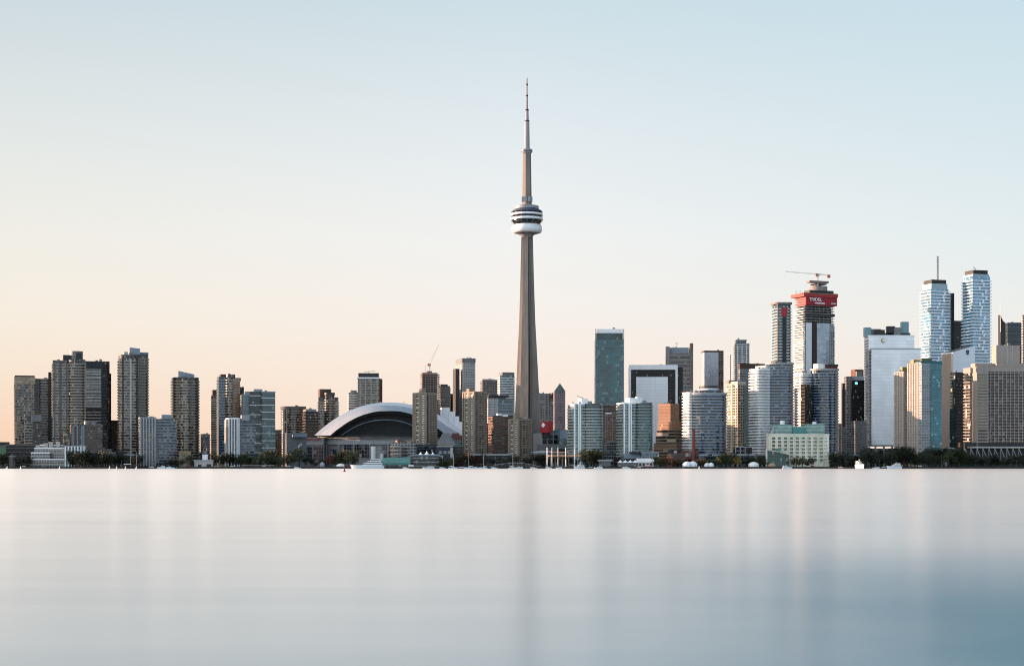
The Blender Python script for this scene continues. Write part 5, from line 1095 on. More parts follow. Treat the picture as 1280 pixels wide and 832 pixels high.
row(20, 40, 4, 2010, 2028, 8, 11, ['dark'], 'dark tree in the clump between the silos and the white terraced block', 'trees by the silos')
row(0, 6, 2, 2012, 2020, 9, 13, ['dark'], 'dark tree at the very left edge before the green panel shed', 'trees at the left edge')
row(86, 150, 20, 2006, 2035, 9, 15, ['dark'], 'dark tree in the long clump right of the white terraced block', 'trees right of the terraced block')
row(150, 178, 8, 2015, 2040, 7, 13, ['dark'], 'dark tree behind the moored black sailing ship', 'trees behind the tall ship')
row(208, 243, 9, 2006, 2035, 7, 11, ['dark'], 'dark tree left of the small white lighthouse pavilion', 'trees left of the lighthouse')
row(266, 304, 10, 2006, 2030, 8, 13, ['dark', 'green'], 'dark green tree between the white lighthouse pavilion and the teal glass tower', 'trees right of the lighthouse')
row(304, 346, 11, 2004, 2030, 9, 14, ['olive', 'green', 'dark'], 'olive green tree at the foot of the teal glass tower', 'trees below the teal tower')
row(346, 364, 5, 2004, 2020, 8, 12, ['orange', 'green'], 'orange tinged tree left of the big round tree by the stadium', 'trees by the curved mid rise')
tree(374, 2008, 19, 'green', 'largest round tree standing left of the stadium sign', None, 1.25)
row(380, 404, 4, 2010, 2030, 6, 9, ['dark'], 'small dark tree below the red stadium lettering', 'trees below the stadium sign')
row(410, 422, 3, 2004, 2012, 10, 13, ['rust'], 'rust coloured tree before the stadium wall', 'rust coloured trees before the stadium')
row(421, 446, 6, 2006, 2020, 11, 15, ['olive', 'dark'], 'dark autumn tree left of the white motor yacht by the stadium', 'trees left of the big yacht')
row(546, 566, 7, 2003, 2012, 6, 10, ['olive', 'green'], 'olive tree below the pyramid roofed building', 'trees below the pyramid roof')
row(566, 612, 9, 2016, 2050, 8, 12, ['dark', 'rust'], 'dark tree behind the sailing boats left of the footbridge', 'trees behind the sailing boats')
row(612, 676, 8, 2030, 2060, 8, 12, ['dark'], 'dark tree behind the arched footbridge', 'trees behind the footbridge')
row(686, 722, 7, 2020, 2040, 8, 12, ['dark', 'olive'], 'dark tree under the orange lit pergola', 'trees under the pergola')
row(728, 748, 5, 2010, 2040, 12, 17, ['green', 'olive'], 'green tree at the foot of the left white green tower', 'trees below the left white green tower')
row(760, 776, 3, 2008, 2030, 7, 10, ['dark'], 'dark tree between the pavilion roofs below the white green towers', 'trees between the pavilions')
row(811, 824, 4, 2004, 2012, 8, 10, ['green'], 'green tree left of the autumn shrubs by the brick power house', 'green trees left of the power house')
row(822, 856, 12, 2001, 2012, 5, 9.5, ['orange', 'olive', 'orange'], 'orange autumn tree in front of the brick power house', 'autumn trees before the power house')
row(869, 884, 4, 2004, 2012, 7, 10, ['orange', 'olive'], 'yellow brown tree right of the brick chimney', 'trees right of the chimney')
row(890, 916, 8, 2002, 2016, 8, 12, ['green', 'dark'], 'dark green tree between the white tents below the cream tower', 'trees between the tents')
tree(920.5, 2002, 10.5, 'yellow', 'bright yellow tree left of the white dome tent', None, .9)
row(925, 957, 6, 2006, 2020, 7, 11, ['dark', 'olive'], 'dark tree around the white dome tent left of the terminal', 'trees around the dome tent')
row(990, 1016, 7, 2004, 2014, 6, 10, ['dark', 'olive'], 'dark tree in front of the cream terminal', 'trees before the terminal')
row(1040, 1066, 7, 2006, 2030, 9, 13, ['dark'], 'dark tree right of the cream terminal', 'trees right of the terminal')
row(1078, 1136, 22, 2010, 2040, 11, 18, ['dark'], 'dark tree below the broad white slab tower', 'trees below the white slab tower')
row(1138, 1180, 16, 2006, 2030, 10, 17, ['dark', 'dark', 'green'], 'dark green tree at the foot of the pink ribbed tower', 'trees below the pink ribbed tower')
row(1180, 1204, 9, 2004, 2030, 13, 18, ['green', 'dark'], 'green tree in the mound left of the pink hotel', 'trees left of the hotel')
row(1204, 1284, 26, 2004, 2036, 9, 13, ['dark'], 'dark tree in the hedge like row before the pink hotel podium', 'trees before the hotel')

# ================================================================ waterfront buildings
def low(name, label, cat, xl, xr, top, D, mat, th=8, depth=14, roof=ROOF, xm=None):
    t = T(name, label, cat, xl, xm or xl, xr, D, th, depth); t.block(mat, top, roof=roof, name='wall'); return t
gx = facade('shop_glass', (.05, .06, .07), (.25, .25, .25), 3.4, 3, .25, .15, .2, lit=.04)
t = low('pavilion', 'low building with long pale roof line below the tall beige tower', 'pavilion', 130, 172, 569.5, 2060, gx); t.block(BLUEG, 567.5, 569.5, 'roof_slab', outset(t.poly, 1.2)); t.pbox(LGREY, 139, 145, 565, 568, 'rooftop_unit', 5, 4); t.strip(CHAR, 0, .1, .9, 572, 575, 9, 2, .3, 'window_band'); t.strip(LGREY, 0, 0, .3, 571, 572.4, 9, .7, 2.4, 'canopy')
t = low('brown_shed', 'small tan flat roofed hut left of the lighthouse pavilion', 'hut', 224, 238, 565, 2055, BEIGE); t.block(solid('tan_fascia', (.34, .24, .15), .7), 563.5, 569, 'fascia', outset(t.poly, .5)); t.strip(CHAR, 0, .1, .45, 570, 577, 9, 4, .3, 'window'); t.strip(WARMW, 0, .7, .85, 568, 572, 9, 2.5, .3, 'sign_panel')
t = T('lighthouse', 'small white lantern tower with pointed roof on a low white pavilion', 'lighthouse', 253, 253, 260, 2012, 10, 7)
t.block(WHITE, 568, poly=rp(253, 253, 259.5, 2012, 10, 6), name='tower_wall'); t.block(facade('lantern_glass', (.05, .12, .15), (.5, .5, .5), 6, 1.6, .1, .2, 0), 563, 568, 'lantern', rp(253.4, 253.4, 259, 2012.4, 10, 5)); t.rods(GREY, [(t.at(253.5, 563), t.at(257.3, 556.5, 2)), (t.at(259, 563), t.at(257.3, 556.5, 2)), (t.at(257.3, 563, 2), t.at(257.3, 555.5, 2))], .28, 'roof_frame'); t.strip(WHITE, 0, 0, 1, 567.6, 569, 9, .6, .8, 'gallery')
t = low('pavilion', 'low white pavilion carrying the small lantern tower', 'pavilion', 243, 266, 576.5, 2004, WARMW, 6, 7.5); t.block(LGREY, 574.4, 576.5, 'roof_slab', outset(t.poly, .8)); t.strip(CHAR, 0, .2, .38, 578, 583, 9, 2.6, .2, 'window'); t.strip(CHAR, 0, .66, .92, 577.5, 583, 9, 3.2, .2, 'window')
t = T('stadium_annex', 'pale stepped concrete annex with slanted cap left of the stadium', 'annex', 357, 358, 383, 2300)
pa = rp(357, 358, 383, 2300, 17, 20); an = facade('annex_panels', (.30, .30, .31), (.24, .24, .25), 4, 7, .08, .05, 0, ior=1.35, rough=.8, var=.15, tilt=0)
t.block(an, 541, poly=pa); t.block(BLUEG, 541.3, 546, 'canopy', rp(366, 366, 384, 2292, 17, 8), ztop=lambda x, y: Zp(543, 2292) + (x - P(366, 2292)) * .12); t.strip(CHAR, 0, .1, .6, 566, 576, 6, 2, .3, 'window_band', pa); t.rods(WHITE, [(t.at(371, 562, -14), t.at(376, 554, -14)), (t.at(376, 554, -14), t.at(377, 556, -14))], 1.1, 'skylight_blade'); t.clutter(3, pa)
t = T('pylon', 'white round pylon with dark cap standing before the stadium wall', 'pylon', 466.5, D=2040, poly=ell(466.7, 2.9, 2040, n=20)); t.block(solid('pylon_white', (.66, .66, .65), .5, .05), 557.5); t.block(CHAR, 556, 558.2, 'cap', outset(t.poly, -.8)); t.block(LGREY, 574, None, 'base_ring', outset(t.poly, .8))
t = T('storage_tank', 'small white round tank right of the white pylon', 'tank', 477, D=2050, poly=ell(477, 2.4, 2050, n=18)); t.block(solid('pylon_white', (.66, .66, .65), .5, .05), 567); t.block(LGREY, 565.5, 567, 'tank_cap', outset(t.poly, -.9)); t.rods(LGREY, [(t.at(474.5, 583), t.at(474.5, 556))], .25, 'pole')
t = low('market_hall', 'long low hall with sea green pitched roof right of the big yacht', 'hall', 479, 512, 580, 2003, gx, 4, 14)
tr = TEAL; pq = outset(t.poly, .8); c0 = pq[0]; t.block(tr, 572, 580, 'roof', pq, roof=TEAL, ztop=lambda x, y: Zp(578.3, 2003) + (y - 2003) * .42); t.block(tr, 573, 580, 'gable_wing', rp(470, 470, 486, 2010, 4, 12), roof=TEAL, ztop=lambda x, y: Zp(571.5, 2010) - abs(x - P(477, 2010)) * .55); t.strip(WHITE, 0, .96, 1.0, 577, 584, 9, 6, .6, 'end_frame')
t = T('terraced_building', 'apartment house with curved striped balconies and pinkish roof before the stadium', 'apartment block', 489, 492, 520, 2070)
pl = rnd_corner(rp(489, 493, 520, 2070, 20), [0], 9); t.block(facade('pale_stucco', (.06, .07, .07), (.42, .40, .36), 3, 4, .4, .3, .15), 552, poly=pl, name='wall'); t.rings(solid('cream_balcony', (.58, .52, .45), .6), 553, 578, 3.9, 1.6, 1.2, 'balcony', rnd_corner(rp(489, 493, 500, 2068, 20), [0], 6)); t.block(solid('pink_roof', (.42, .26, .22), .7), 547, 552, 'roof', rp(494, 497, 514, 2074, 20), ztop=lambda x, y: Zp(547, 2074) - abs(x - P(503, 2074)) * .35); t.strip(CHAR, 0, .35, .6, 556, 570, 4, 2.4, .4, 'window', rp(489, 493, 520, 2070, 20)); t.strip(BRICK, 0, .1, .5, 548, 551, 9, 1.5, .3, 'roof_band', rp(489, 493, 520, 2070, 20)); t.clutter(1, pl, t.z(552))
t = low('office_building', 'dark blue glass low office behind the white tented restaurant', 'office building', 509, 548, 556, 2080, facade('night_blue_glass', (.02, .04, .07), (.08, .10, .13), 3.2, 3, .2, .1, .1), 17, 24); t.strip(LGREY, 0, .0, .25, 557, 580, 3.6, .5, .5, 'floor_edge'); t.clutter(2); t.parapet(CHAR)
t = low('restaurant', 'two deck dark restaurant pavilion with white tent peaks on its roof', 'restaurant', 516, 549, 569.5, 2006, facade('pavilion_dark', (.02, .03, .035), (.06, .07, .08), 4, 3, .2, .1, .15, lit=.04), 4, 12); t.strip(solid('teal_grey_rail', (.3, .38, .38), .5), 0, 0, 1, 567, 583, 5, .9, 1.0, 'deck_rail'); t.block(BLUEG, 567.5, 569.5, 'roof_slab', outset(t.poly, .8))
for x in (526, 533.5, 541):
    bm = bmesh.new(); lathe(bm, [(3.6, 0), (1.6, 1.4), (.5, 3.2), (.1, 4.2)] if x == 533.5 else [(2.8, 0), (1.3, 1.0), (.4, 2.2), (.1, 2.8)], 8); o = t.add('tent_peak', bm, WHITE); o.location = (P(x, 2010) - t.o[0], 2011 - t.o[1], Zp(567.6, 2010) - t.o[2])
t = low('pyramid_hall', 'building with grey stone pyramid roof between the two tall beige slabs', 'hall', 548, 569, 556, 2090, facade('pale_block_windows', (.06, .07, .08), (.36, .35, .33), 4, 4, .3, .3, .15), 8, 20)
bm = bmesh.new(); zb, za = Zp(556, 2090), Zp(541, 2100); b4 = [Vector((*q_, zb)) - Vector(t.o) for q_ in outset(t.poly, .5)]; ce = sum(b4, Vector((0, 0, 0))) / 4; t4 = [ce + (v_ - ce) * .35 for v_ in b4]
for v_ in t4: v_.z = za - t.o[2]
A = [bm.verts.new(v_) for v_ in b4]; B = [bm.verts.new(v_) for v_ in t4]
for i in range(4): bm.faces.new((A[i], A[(i + 1) % 4], B[(i + 1) % 4], B[i]))
bm.faces.new(B); t.add('pyramid_roof', bm, solid('grey_slate', (.24, .24, .25), .7)); t.strip(solid('lime_band', (.3, .32, .16), .7), 0, .1, .8, 553.5, 556.5, 9, 1.6, 1.5, 'fascia'); t.strip(LGREY, 0, .1, .9, 557.8, 559, 9, 1.0, .6, 'sign_band')
t = low('boathouse', 'dark blue gabled house with three upper windows below the pyramid roof', 'boathouse', 547, 566, 557.5, 2040, solid('dark_blue_board', (.05, .07, .10), .6), 6, 14)
for f0 in (.08, .38, .66): t.strip(solid('grey_pane', (.30, .32, .38), .3), 0, f0, f0 + .2, 560, 567, 9, 3.6, .25, 'window')
t.strip(WARMW, 0, .1, .35, 567, 573, 9, 4, .3, 'door_panel'); t.strip(WARMW, 0, .84, 1, 558, 580, 30, 20, .4, 'side_panel'); t.block(LGREY, 557, 558.3, 'roof_edge', outset(t.poly, .5))
t = low('office_building', 'low block with red and teal roof pieces right of the pyramid roof', 'office building', 566, 580, 549, 2140, facade('grey_blue_low', (.05, .06, .08), (.2, .21, .24), 3.4, 3, .3, .2, .2), 12, 20); t.pbox(BRICK, 566, 574, 541, 549.5, 'roof_block', 9, 4); t.pbox(BRICK, 574, 579.5, 544, 549.5, 'roof_block', 9, 4); t.strip(TEAL, 0, 0, .7, 553, 556, 9, 2.2, .8, 'awning'); t.clutter(2)
t = low('office_building', 'plain dark low block left of the middle beige slab', 'office building', 565, 579, 557.5, 2060, CHAR, 8, 16); t.strip(DCONC, 0, .0, 1, 559, 582, 4, .5, .3, 'floor_edge'); t.parapet(DCONC)
t = low('quayside_terrace', 'long pale elevated walkway behind the footbridge', 'walkway', 580, 640, 569, 2070, solid('shadowed_wall', (.07, .07, .07), .8), 3, 8); t.block(LGREY, 567, 569, 'deck_edge', outset(t.poly, .6))
for i in range(7): t.strip(CONC, 0, .04 + i * .15, .055 + i * .15, 569, 582, 30, 12, .9, 'column')
t.strip(CONC, 0, .3, .95, 571, 580, 3.5, .5, .5, 'stair_rail')
# arched footbridge
t = T('footbridge', 'long low white arched footbridge at the water in front of the needle tower', 'footbridge', 643, D=1990)
seg = lambda y0, amp, x0, x1, n=18: [(t.at(x0 + (x1 - x0) * i / n, y0 - amp * math.sin(math.pi * i / n)), t.at(x0 + (x1 - x0) * (i + 1) / n, y0 - amp * math.sin(math.pi * (i + 1) / n))) for i in range(n)]
t.rods(LGREY, seg(582.8, 4.6, 611, 676), .32, 'arch_rib'); t.rods(LGREY, [(Vector(a_) + Vector((0, 3, 0)), Vector(b_) + Vector((0, 3, 0))) for a_, b_ in seg(582.8, 4.6, 611, 676)], .32, 'arch_rib')
t.rods(solid('deck_dark', (.12, .12, .12), .7), seg(583.2, 2.6, 613, 674), .5, 'deck'); t.rods(LGREY, [(t.at(x, 583.5), t.at(x, 582.8 - 4.6 * math.sin(math.pi * (x - 611) / 65))) for x in range(617, 673, 5)], .12, 'hanger')
t = T('canopy', 'long white lens shaped canopy at the foot of the needle tower right side', 'canopy', 676, D=2050)
bm = bmesh.new(); pts = [(663, 565.5), (668, 564), (678, 563), (689, 563.2), (689, 565), (680, 566), (670, 566)]; bm.faces.new([bm.verts.new(t.at(x, y) - Vector(t.o)) for x, y in pts][::-1]); bm.normal_update(); bmesh.ops.solidify(bm, geom=bm.faces[:], thickness=-16); t.add('roof', bm, LGREY); t.rods(GREY, [(t.at(x, 566, 6), t.at(x, 583, 6)) for x in (668, 675, 682, 688)], .4, 'column'); t.block(BLACKG, 568, None, 'glazed_hall', rp(664, 664, 690, 2056, 5, 8))
t = T('pergola', 'pergola with tall white masts and orange lit timber beam at the quay', 'pergola', 702, D=2005)
for x, r_ in ((684, .6), (690, .4), (697.5, .4), (707, .5), (718, .4)): t.rods(WHITE, [(t.at(x, 583.5), t.at(x, 559))], r_, 'mast', 8)
bm = bmesh.new(); prism(bm, rp(686, 686, 726, 2006, 4, 7), Zp(570.5, 2006), Zp(568.2, 2006), t.o, top=0); t.add('beam', bm, solid('orange_timber_soffit', (.62, .36, .22), .6)); bm = bmesh.new(); prism(bm, rp(689, 689, 712, 2012, 4, 5), Zp(565.5, 2012), Zp(564.3, 2012), t.o, top=0); t.add('upper_beam', bm, solid('orange_timber_soffit', (.62, .36, .22), .6)); t.rods(CONC, [(t.at(x, 583.5, 6), t.at(x, 570, 6)) for x in (688, 694, 703, 711, 722)], .45, 'column')
t = low('pavilion', 'low pavilion with wide pale roof between the white green towers', 'pavilion', 749, 764, 576, 2008, gx, 4, 9, ); t.block(LGREY, 572.5, 576, 'roof', outset(t.poly, 1.4), ztop=lambda x, y: Zp(572.3, 2008) - abs(x - P(757, 2008)) * .2)
t = low('marquee', 'long white tent hall with several ridges below the right white green tower', 'marquee', 773, 797, 578, 2004, gx, 4, 9)
for i in range(4):
    a_ = 772.5 + i * 6.2; bm = bmesh.new(); lathe(bm, [(3.9, 0), (2.4, 1.1), (.6, 2.8), (.1, 3.4)], 8); o = t.add('tent_roof', bm, WHITE); o.location = (P(a_ + 3, 2008) - t.o[0], 2008 - t.o[1], Zp(578, 2008) - t.o[2])
t = low('boathouse', 'white house with small dark windows and low roof right of the white tent hall', 'boathouse', 797.5, 817, 577.5, 2004, WARMW, 4, 9); t.block(WHITE, 572, 577.5, 'roof', outset(t.poly, .5), roof=WHITE, ztop=lambda x, y: Zp(574.5, 2004) + (y - 2004) * .2)
for f0 in (.08, .3, .55, .78): t.strip(CHAR, 0, f0, f0 + .13, 577, 582, 9, 3.2, .2, 'window')
t = low('glass_hall', 'low glass hall with blue grey front panel behind the white house', 'hall', 780, 803, 567, 2060, BLUEG, 8, 16); t.block(CHAR, 564.5, 567, 'roof_slab', outset(rp(790, 790, 803, 2058, 8, 12), 1)); t.clutter(2); t.strip(CHAR, 0, 0, .95, 571, 576, 9, 3, .3, 'window_band')
t = low('glass_hall', 'low glass hall with pale teal right end before the copper office block', 'hall', 803, 823.5, 565.5, 2050, facade('pale_teal_hall', (.10, .16, .19), (.3, .36, .4), 4, 4, .15, .1, .1), 8, 16); t.strip(RAILW, 0, .93, 1.0, 565.5, 583, 30, 15, .4, 'end_frame'); t.clutter(2); t.parapet(BLUEG)
t = low('brick_power_house', 'dark red brick power house around the foot of the tall brick chimney', 'power house', 839, 876, 566, 2070, facade('brick_shed', (.05, .04, .04), (.20, .08, .06), 5, 5, .3, .35, .2), 8, 20); t.block(BRICK, 562.5, name='tall_bay', poly=rp(852, 852, 874, 2076, 8, 12)); t.block(CHAR, 561, name='left_bay', poly=rp(838, 838, 850, 2080, 8, 12)); t.pbox(WARMW, 843, 846, 563, 566.5, 'roof_unit', 3, 2); t.pbox(WARMW, 858, 860.5, 566, 569, 'roof_unit', 2, -2); t.clutter(3); t.strip(solid('red_awning', (.35, .08, .08), .7), 0, .45, .8, 571.5, 573.5, 9, 1.4, 2.5, 'awning')
t = T('chimney', 'tall slim red brick chimney with pale lit left side rising beside the round tower', 'chimney', 867, D=2062, poly=ell(867, 2.0, 2062, n=14))
bm = bmesh.new(); lathe(bm, [(2.3, 0), (2.1, 12), (1.75, t.z(538) - G), (1.95, t.z(537.6) - G), (1.95, t.z(536.6) - G)], 16); t.add('stack', bm, solid('chimney_brick', (.34, .09, .06), .8, .12)); bm = bmesh.new(); lathe(bm, [(1.5, t.z(536.8) - G), (1.5, t.z(536.2) - G)], 12); t.add('rim', bm, CHAR)
for (a_, b_, tp, D_, lb) in ((873, 906, 567.5, 2040, 'long low glass arcade with white roof pieces right of the brick chimney'), (905, 936, 567, 2044, 'long low glass arcade with white roof slab and raised white window frame'), (936, 957, 567, 2042, 'low arcade with a square white framed window left of the terminal')):
    t = low('arcade', lb, 'arcade', a_, b_, tp, D_, facade('arcade_glass', (.03, .05, .06), (.12, .14, .15), 4, 3, .15, .1, .1), 6, 12)
    for f0, f1 in ((.02, .36), (.52, .95)): t.strip(LGREY, 0, f0, f1, tp - .3, tp + 2.0, 9, 2.0, .9, 'roof_slab')
    if a_ == 905: t.rods(LGREY, [(t.at(x0_, y0_), t.at(x1_, y1_)) for x0_, y0_, x1_, y1_ in ((919.5, 567, 919.5, 558.5), (931.5, 567, 931.5, 558.5), (919.5, 558.5, 955, 558.5), (925.5, 567, 925.5, 558.5), (919.5, 563, 931.5, 563))], .5, 'window_frame'); t.block(BLACKG, 559, 567, 'upper_storey', rp(918, 918, 940, 2050, 6, 8))
    if a_ == 936: t.rods(LGREY, [(t.at(x0_, y0_), t.at(x1_, y1_)) for x0_, y0_, x1_, y1_ in ((938, 568, 938, 580), (950.5, 568, 950.5, 580), (944, 568, 944, 580), (938, 572.8, 950.5, 572.8))], .5, 'window_frame')
for i, (a_, b_, tp, D_) in enumerate(((1038, 1051, 567, 2060), (1053, 1075, 568, 2062))):
    t = low('arcade', ('low dark glass arcade with pale roof edge just right of the cream terminal', 'low dark glass arcade with pale roof edge behind the white ferry')[i], 'arcade', a_, b_, tp, D_, BLACKG, 6, 12); t.strip(BLUEG, 0, 0, 1, tp - .4, tp + 1.6, 9, 1.5, .9, 'roof_slab'); t.clutter(1)
t = low('lookout_building', 'low pale roofed building in the trees left of the hotel podium', 'pavilion', 1184, 1200, 561, 2080, CHAR, 8, 12); t.block(LGREY, 559, 561, 'roof_slab', outset(rp(1185, 1185, 1193, 2078, 8, 10), .5)); t.rods(GREY, [(t.at(1199, 561, -2), t.at(1203, 572, -2)), (t.at(1204, 563, -2), t.at(1207, 575, -2))], .6, 'strut')
t = T('round_sign', 'round pale lattice sculpture on a post before the dark trees left of hotel', 'sculpture', 1182.5, D=1998)
bm = bmesh.new(); n = 20; c_ = t.at(1182.5, 578) - Vector(t.o)
bars(bm, [(c_ + Vector((3.3 * math.cos(2 * math.pi * i / n), 0, 3.3 * math.sin(2 * math.pi * i / n))), c_ + Vector((3.3 * math.cos(2 * math.pi * (i + 1) / n), 0, 3.3 * math.sin(2 * math.pi * (i + 1) / n)))) for i in range(n)] + [(c_ + Vector((-3.3, 0, 0)), c_ + Vector((3.3, 0, 0))), (c_ + Vector((-2.3, 0, -2.3)), c_ + Vector((2.3, 0, 2.3))), (c_ + Vector((2.3, 0, -2.3)), c_ + Vector((-2.3, 0, 2.3)))], .16, 5); t.add('wheel', bm, GREY)
t.rods(WARMW, [(t.at(1182.5, 584), t.at(1182.5, 577))], .45, 'post')
# white tents on the quay
def tent(px, r, h, ytop, D, label, mat=WHITE, n=10):
    t = T('tent', label, 'tent', px, D=D); bm = bmesh.new(); z1 = Zp(ytop, D) - G
    lathe(bm, [(r, z1 * .42), (r * .86, z1 * .62), (r * .55, z1 * .86), (r * .2, z1 * .97), (.1, z1)], n); t.add('canopy', bm, mat)
    for i in range(6):
        a = i * math.pi / 3; bm = bmesh.new(); lathe(bm, [(.12, 0), (.12, z1 * .46)], 6); o = t.add('pole', bm, GREY); o.location = (r * .9 * math.cos(a), r * .9 * math.sin(a), 0)
    bm = bmesh.new(); lathe(bm, [(r * .93, .2), (r * .93, z1 * .44)], n); t.add('side_wall', bm, mat)
tent(859, 6.2, 8, 576.3, 1999, 'wide white tent left half of the big pair below the brick chimney'); tent(866, 6.0, 8, 576.0, 2002, 'wide white tent right half of the big pair below the brick chimney'); tent(884, 3.6, 6, 578.0, 1998, 'small white tent left one of the pair right of the chimney'); tent(889, 3.6, 6, 577.7, 1998, 'small white tent right one of the pair right of the chimney')
tent(942, 6.8, 7, 576.8, 1999, 'white dome tent before the low arcade left of the terminal', n=16); tent(810, 4.2, 5, 580, 1996, 'pinkish low tent in front of the white house', solid('pink_canvas', (.7, .5, .45), .6)); tent(965, 4.8, 6, 578.5, 1999, 'orange lit peaked tent at the left foot of the terminal', solid('orange_canvas', (.62, .38, .26), .6)); tent(403, 3.2, 5, 577, 1999, 'pale blue pointed tent right of the largest round tree', solid('blue_canvas', (.42, .46, .56), .6))
tent(426, 5.5, 5, 579, 1992, 'white boat shelter tent left of the big motor yacht', n=8)

# ================================================================ boats
HULL = solid('boat_white', (.74, .74, .74), .25, .04, spec=.7); BW = solid('boat_window', (.02, .025, .03), .1)
def hull(bm, L, B, H, bow=.35, n=14, z0=-.4):
    secs = []
    for i in range(n + 1):
        s = i / n; x = -L / 2 + L * s
        bb = B / 2 * (1 if s < 1 - bow else math.cos((s - 1 + bow) / bow * math.pi / 2) ** .7 + .01) * (.9 if s == 0 else 1)
        sh = H * (1 + .35 * max(0, s - .4)); xt = x + L * .05 * max(0, s - .75) * 4; secs.append([Vector((xt, -bb, sh)), Vector((x, -bb * .7, z0)), Vector((x, bb * .7, z0)), Vector((xt, bb, sh))])
    vs_ = [[bm.verts.new(v) for v in s] for s in secs]
    for a, b in zip(vs_, vs_[1:]):
        for k in range(4): bm.faces.new((a[k], b[k], b[(k + 1) % 4], a[(k + 1) % 4]))
    bm.faces.new(vs_[0]); bm.faces.new(vs_[-1][::-1])
def cabin(t, name, mat, x0, x1, w_, z0, z1, rake0=.3, rake1=.8, label=None):
    bm = bmesh.new(); v = [(x0, -w_), (x1, -w_), (x1, w_), (x0, w_)]; h = z1 - z0
    A = [bm.verts.new((x, y, z0)) for x, y in v]; B = [bm.verts.new((x + (rake0 * h if x == x0 else -rake1 * h), y * .9, z1)) for x, y in v]
    for i in range(4): bm.faces.new((A[i], A[(i + 1) % 4], B[(i + 1) % 4], B[i]))
    bm.faces.new(B); bm.faces.new(A[::-1]); return t.add(name, bm, mat)
def yacht(px, D, L, label, rot, decks=2, hh=2.2, base=0.0, hm=HULL, group=None):
    t = T('motor_yacht', label, 'yacht', px, D=D, base=base); t.e.rotation_euler.z = rot; B = L * .24
    bm = bmesh.new(); hull(bm, L, B, hh); t.add('hull', bm, hm); z = hh * 1.05
    for k in range(decks):
        a, b = -L * (.44 - .035 * k), L * (.20 - .12 * k); h = L * .065
        cb = cabin(t, 'cabin', HULL, a, b, B * (.38 - .05 * k), z, z + h, .12, 1.5); cabin(t, 'cabin_window', BW, a + .6, b - h * .55, B * (.38 - .05 * k) * 1.02, z + h * .35, z + h * .72, .12, 1.5).parent = cb; z += h
        bm = bmesh.new(); prism(bm, [Vector(v) for v in ((a - .5, -B * .4), (b - h * .6, -B * .36), (b - h * .6, B * .36), (a - .5, B * .4))], z - .05, z + .2, top=0); t.add('deck', bm, HULL)
    bm = bmesh.new(); bars(bm, [((-L * .1, 0, z), (-L * .13, 0, z + L * .1)), ((-L * .15, -1, z + L * .06), (-L * .15, 1, z + L * .06))], .12, 5); t.add('radar_mast', bm, HULL)
    return t
yacht(460, 1972, 38, 'largest white motor yacht moored before the stadium, bow to the left', math.pi, 3, 3.6)
yacht(724, 1974, 13, 'white cabin cruiser with blue windows right of the pergola', R(200), 2, 2.2); yacht(748, 1975, 10, 'small low motor boat right of the white cabin cruiser', math.pi, 1, 1.2)
yacht(1075, 1970, 22, 'white ferry seen bow on with stacked decks, right of the terminal', R(-80), 3, 4.2); yacht(1118, 1972, 17, 'rounded white tour boat with dark window bands below the pink ribbed tower', math.pi, 3, 2.6)
yacht(536, 1974, 14, 'slim white motor boat before the tented restaurant', math.pi, 1, 1.3); yacht(202, 1975, 9, 'small white cabin boat near the black sailing ship', R(190), 2, 1.4); yacht(213, 1976, 10, 'low grey white launch between cabin boat and lighthouse', 0, 1, 1.1); yacht(984, 1974, 11, 'white work boat with flag mast before the terminal left side', 0, 2, 1.5)
yacht(553, 1976, 7, 'tiny white boat right of the slim motor boat', 0, 1, .9); yacht(1052, 1974, 8, 'small boat with red stripe hull right of the terminal', 0, 1, 1.0, hm=solid('red_hull', (.5, .1, .08), .4)); yacht(1095, 1975, 8, 'small pale launch between the ferry and the tour boat', R(180), 1, 1.0)
yacht(618, 1980, 8, 'small white boat under the left part of the footbridge', 0, 1, .8); yacht(648, 1980, 11, 'white boat under the middle of the footbridge', R(180), 1, .9); yacht(667, 1980, 8, 'small white boat under the right part of the footbridge', 0, 1, .8); yacht(699, 1975, 7, 'small white boat moored before the pergola masts', R(180), 1, 1.0); yacht(372, 1976, 8, 'small white boat at the quay below the largest round tree', 0, 1, .9)
def sailboat(px, D, L, mast, label, wood=HULL):
    t = T('sailing_boat', label, 'sailing boat', px, D=D, base=0.0); t.e.rotation_euler.z = math.pi if rnd.random() < .5 else 0
    bm = bmesh.new(); hull(bm, L, L * .26, 1.3, .6); t.add('hull', bm, wood); cabin(t, 'cabin', HULL, -L * .2, L * .12, L * .07, 1.3, 2.0); cabin(t, 'cabin_window', BW, -L * .17, L * .07, L * .072, 1.5, 1.8, .2, .5)
    bm = bmesh.new(); lathe(bm, [(.22, 1), (.14, mast)], 7); t.add('mast', bm, LGREY); bm = bmesh.new(); bars(bm, [((0, 0, 3), (-L * .38, 0, 2.8))], .25, 6); t.add('furled_sail', bm, WHITE)
    bm = bmesh.new(); bars(bm, [((0, 0, mast), (L * .48, 0, 1.6)), ((0, 0, mast), (-L * .48, 0, 1.4)), ((0, -.9, mast * .6), (0, .9, mast * .6))], .04, 4); t.add('rigging', bm, GREY)
sailboat(567, 1974, 13, 18, 'white sailing boat, first of the masts left of the middle beige slab'); sailboat(586, 1974, 12, 19, 'white sailing boat with tall mast before the middle beige slab'); sailboat(604.5, 1977, 9, 18, 'sailing boat with thin mast right of the middle beige slab'); sailboat(641, 1976, 10, 18.5, 'sailing boat whose mast stands before the shortest beige slab')
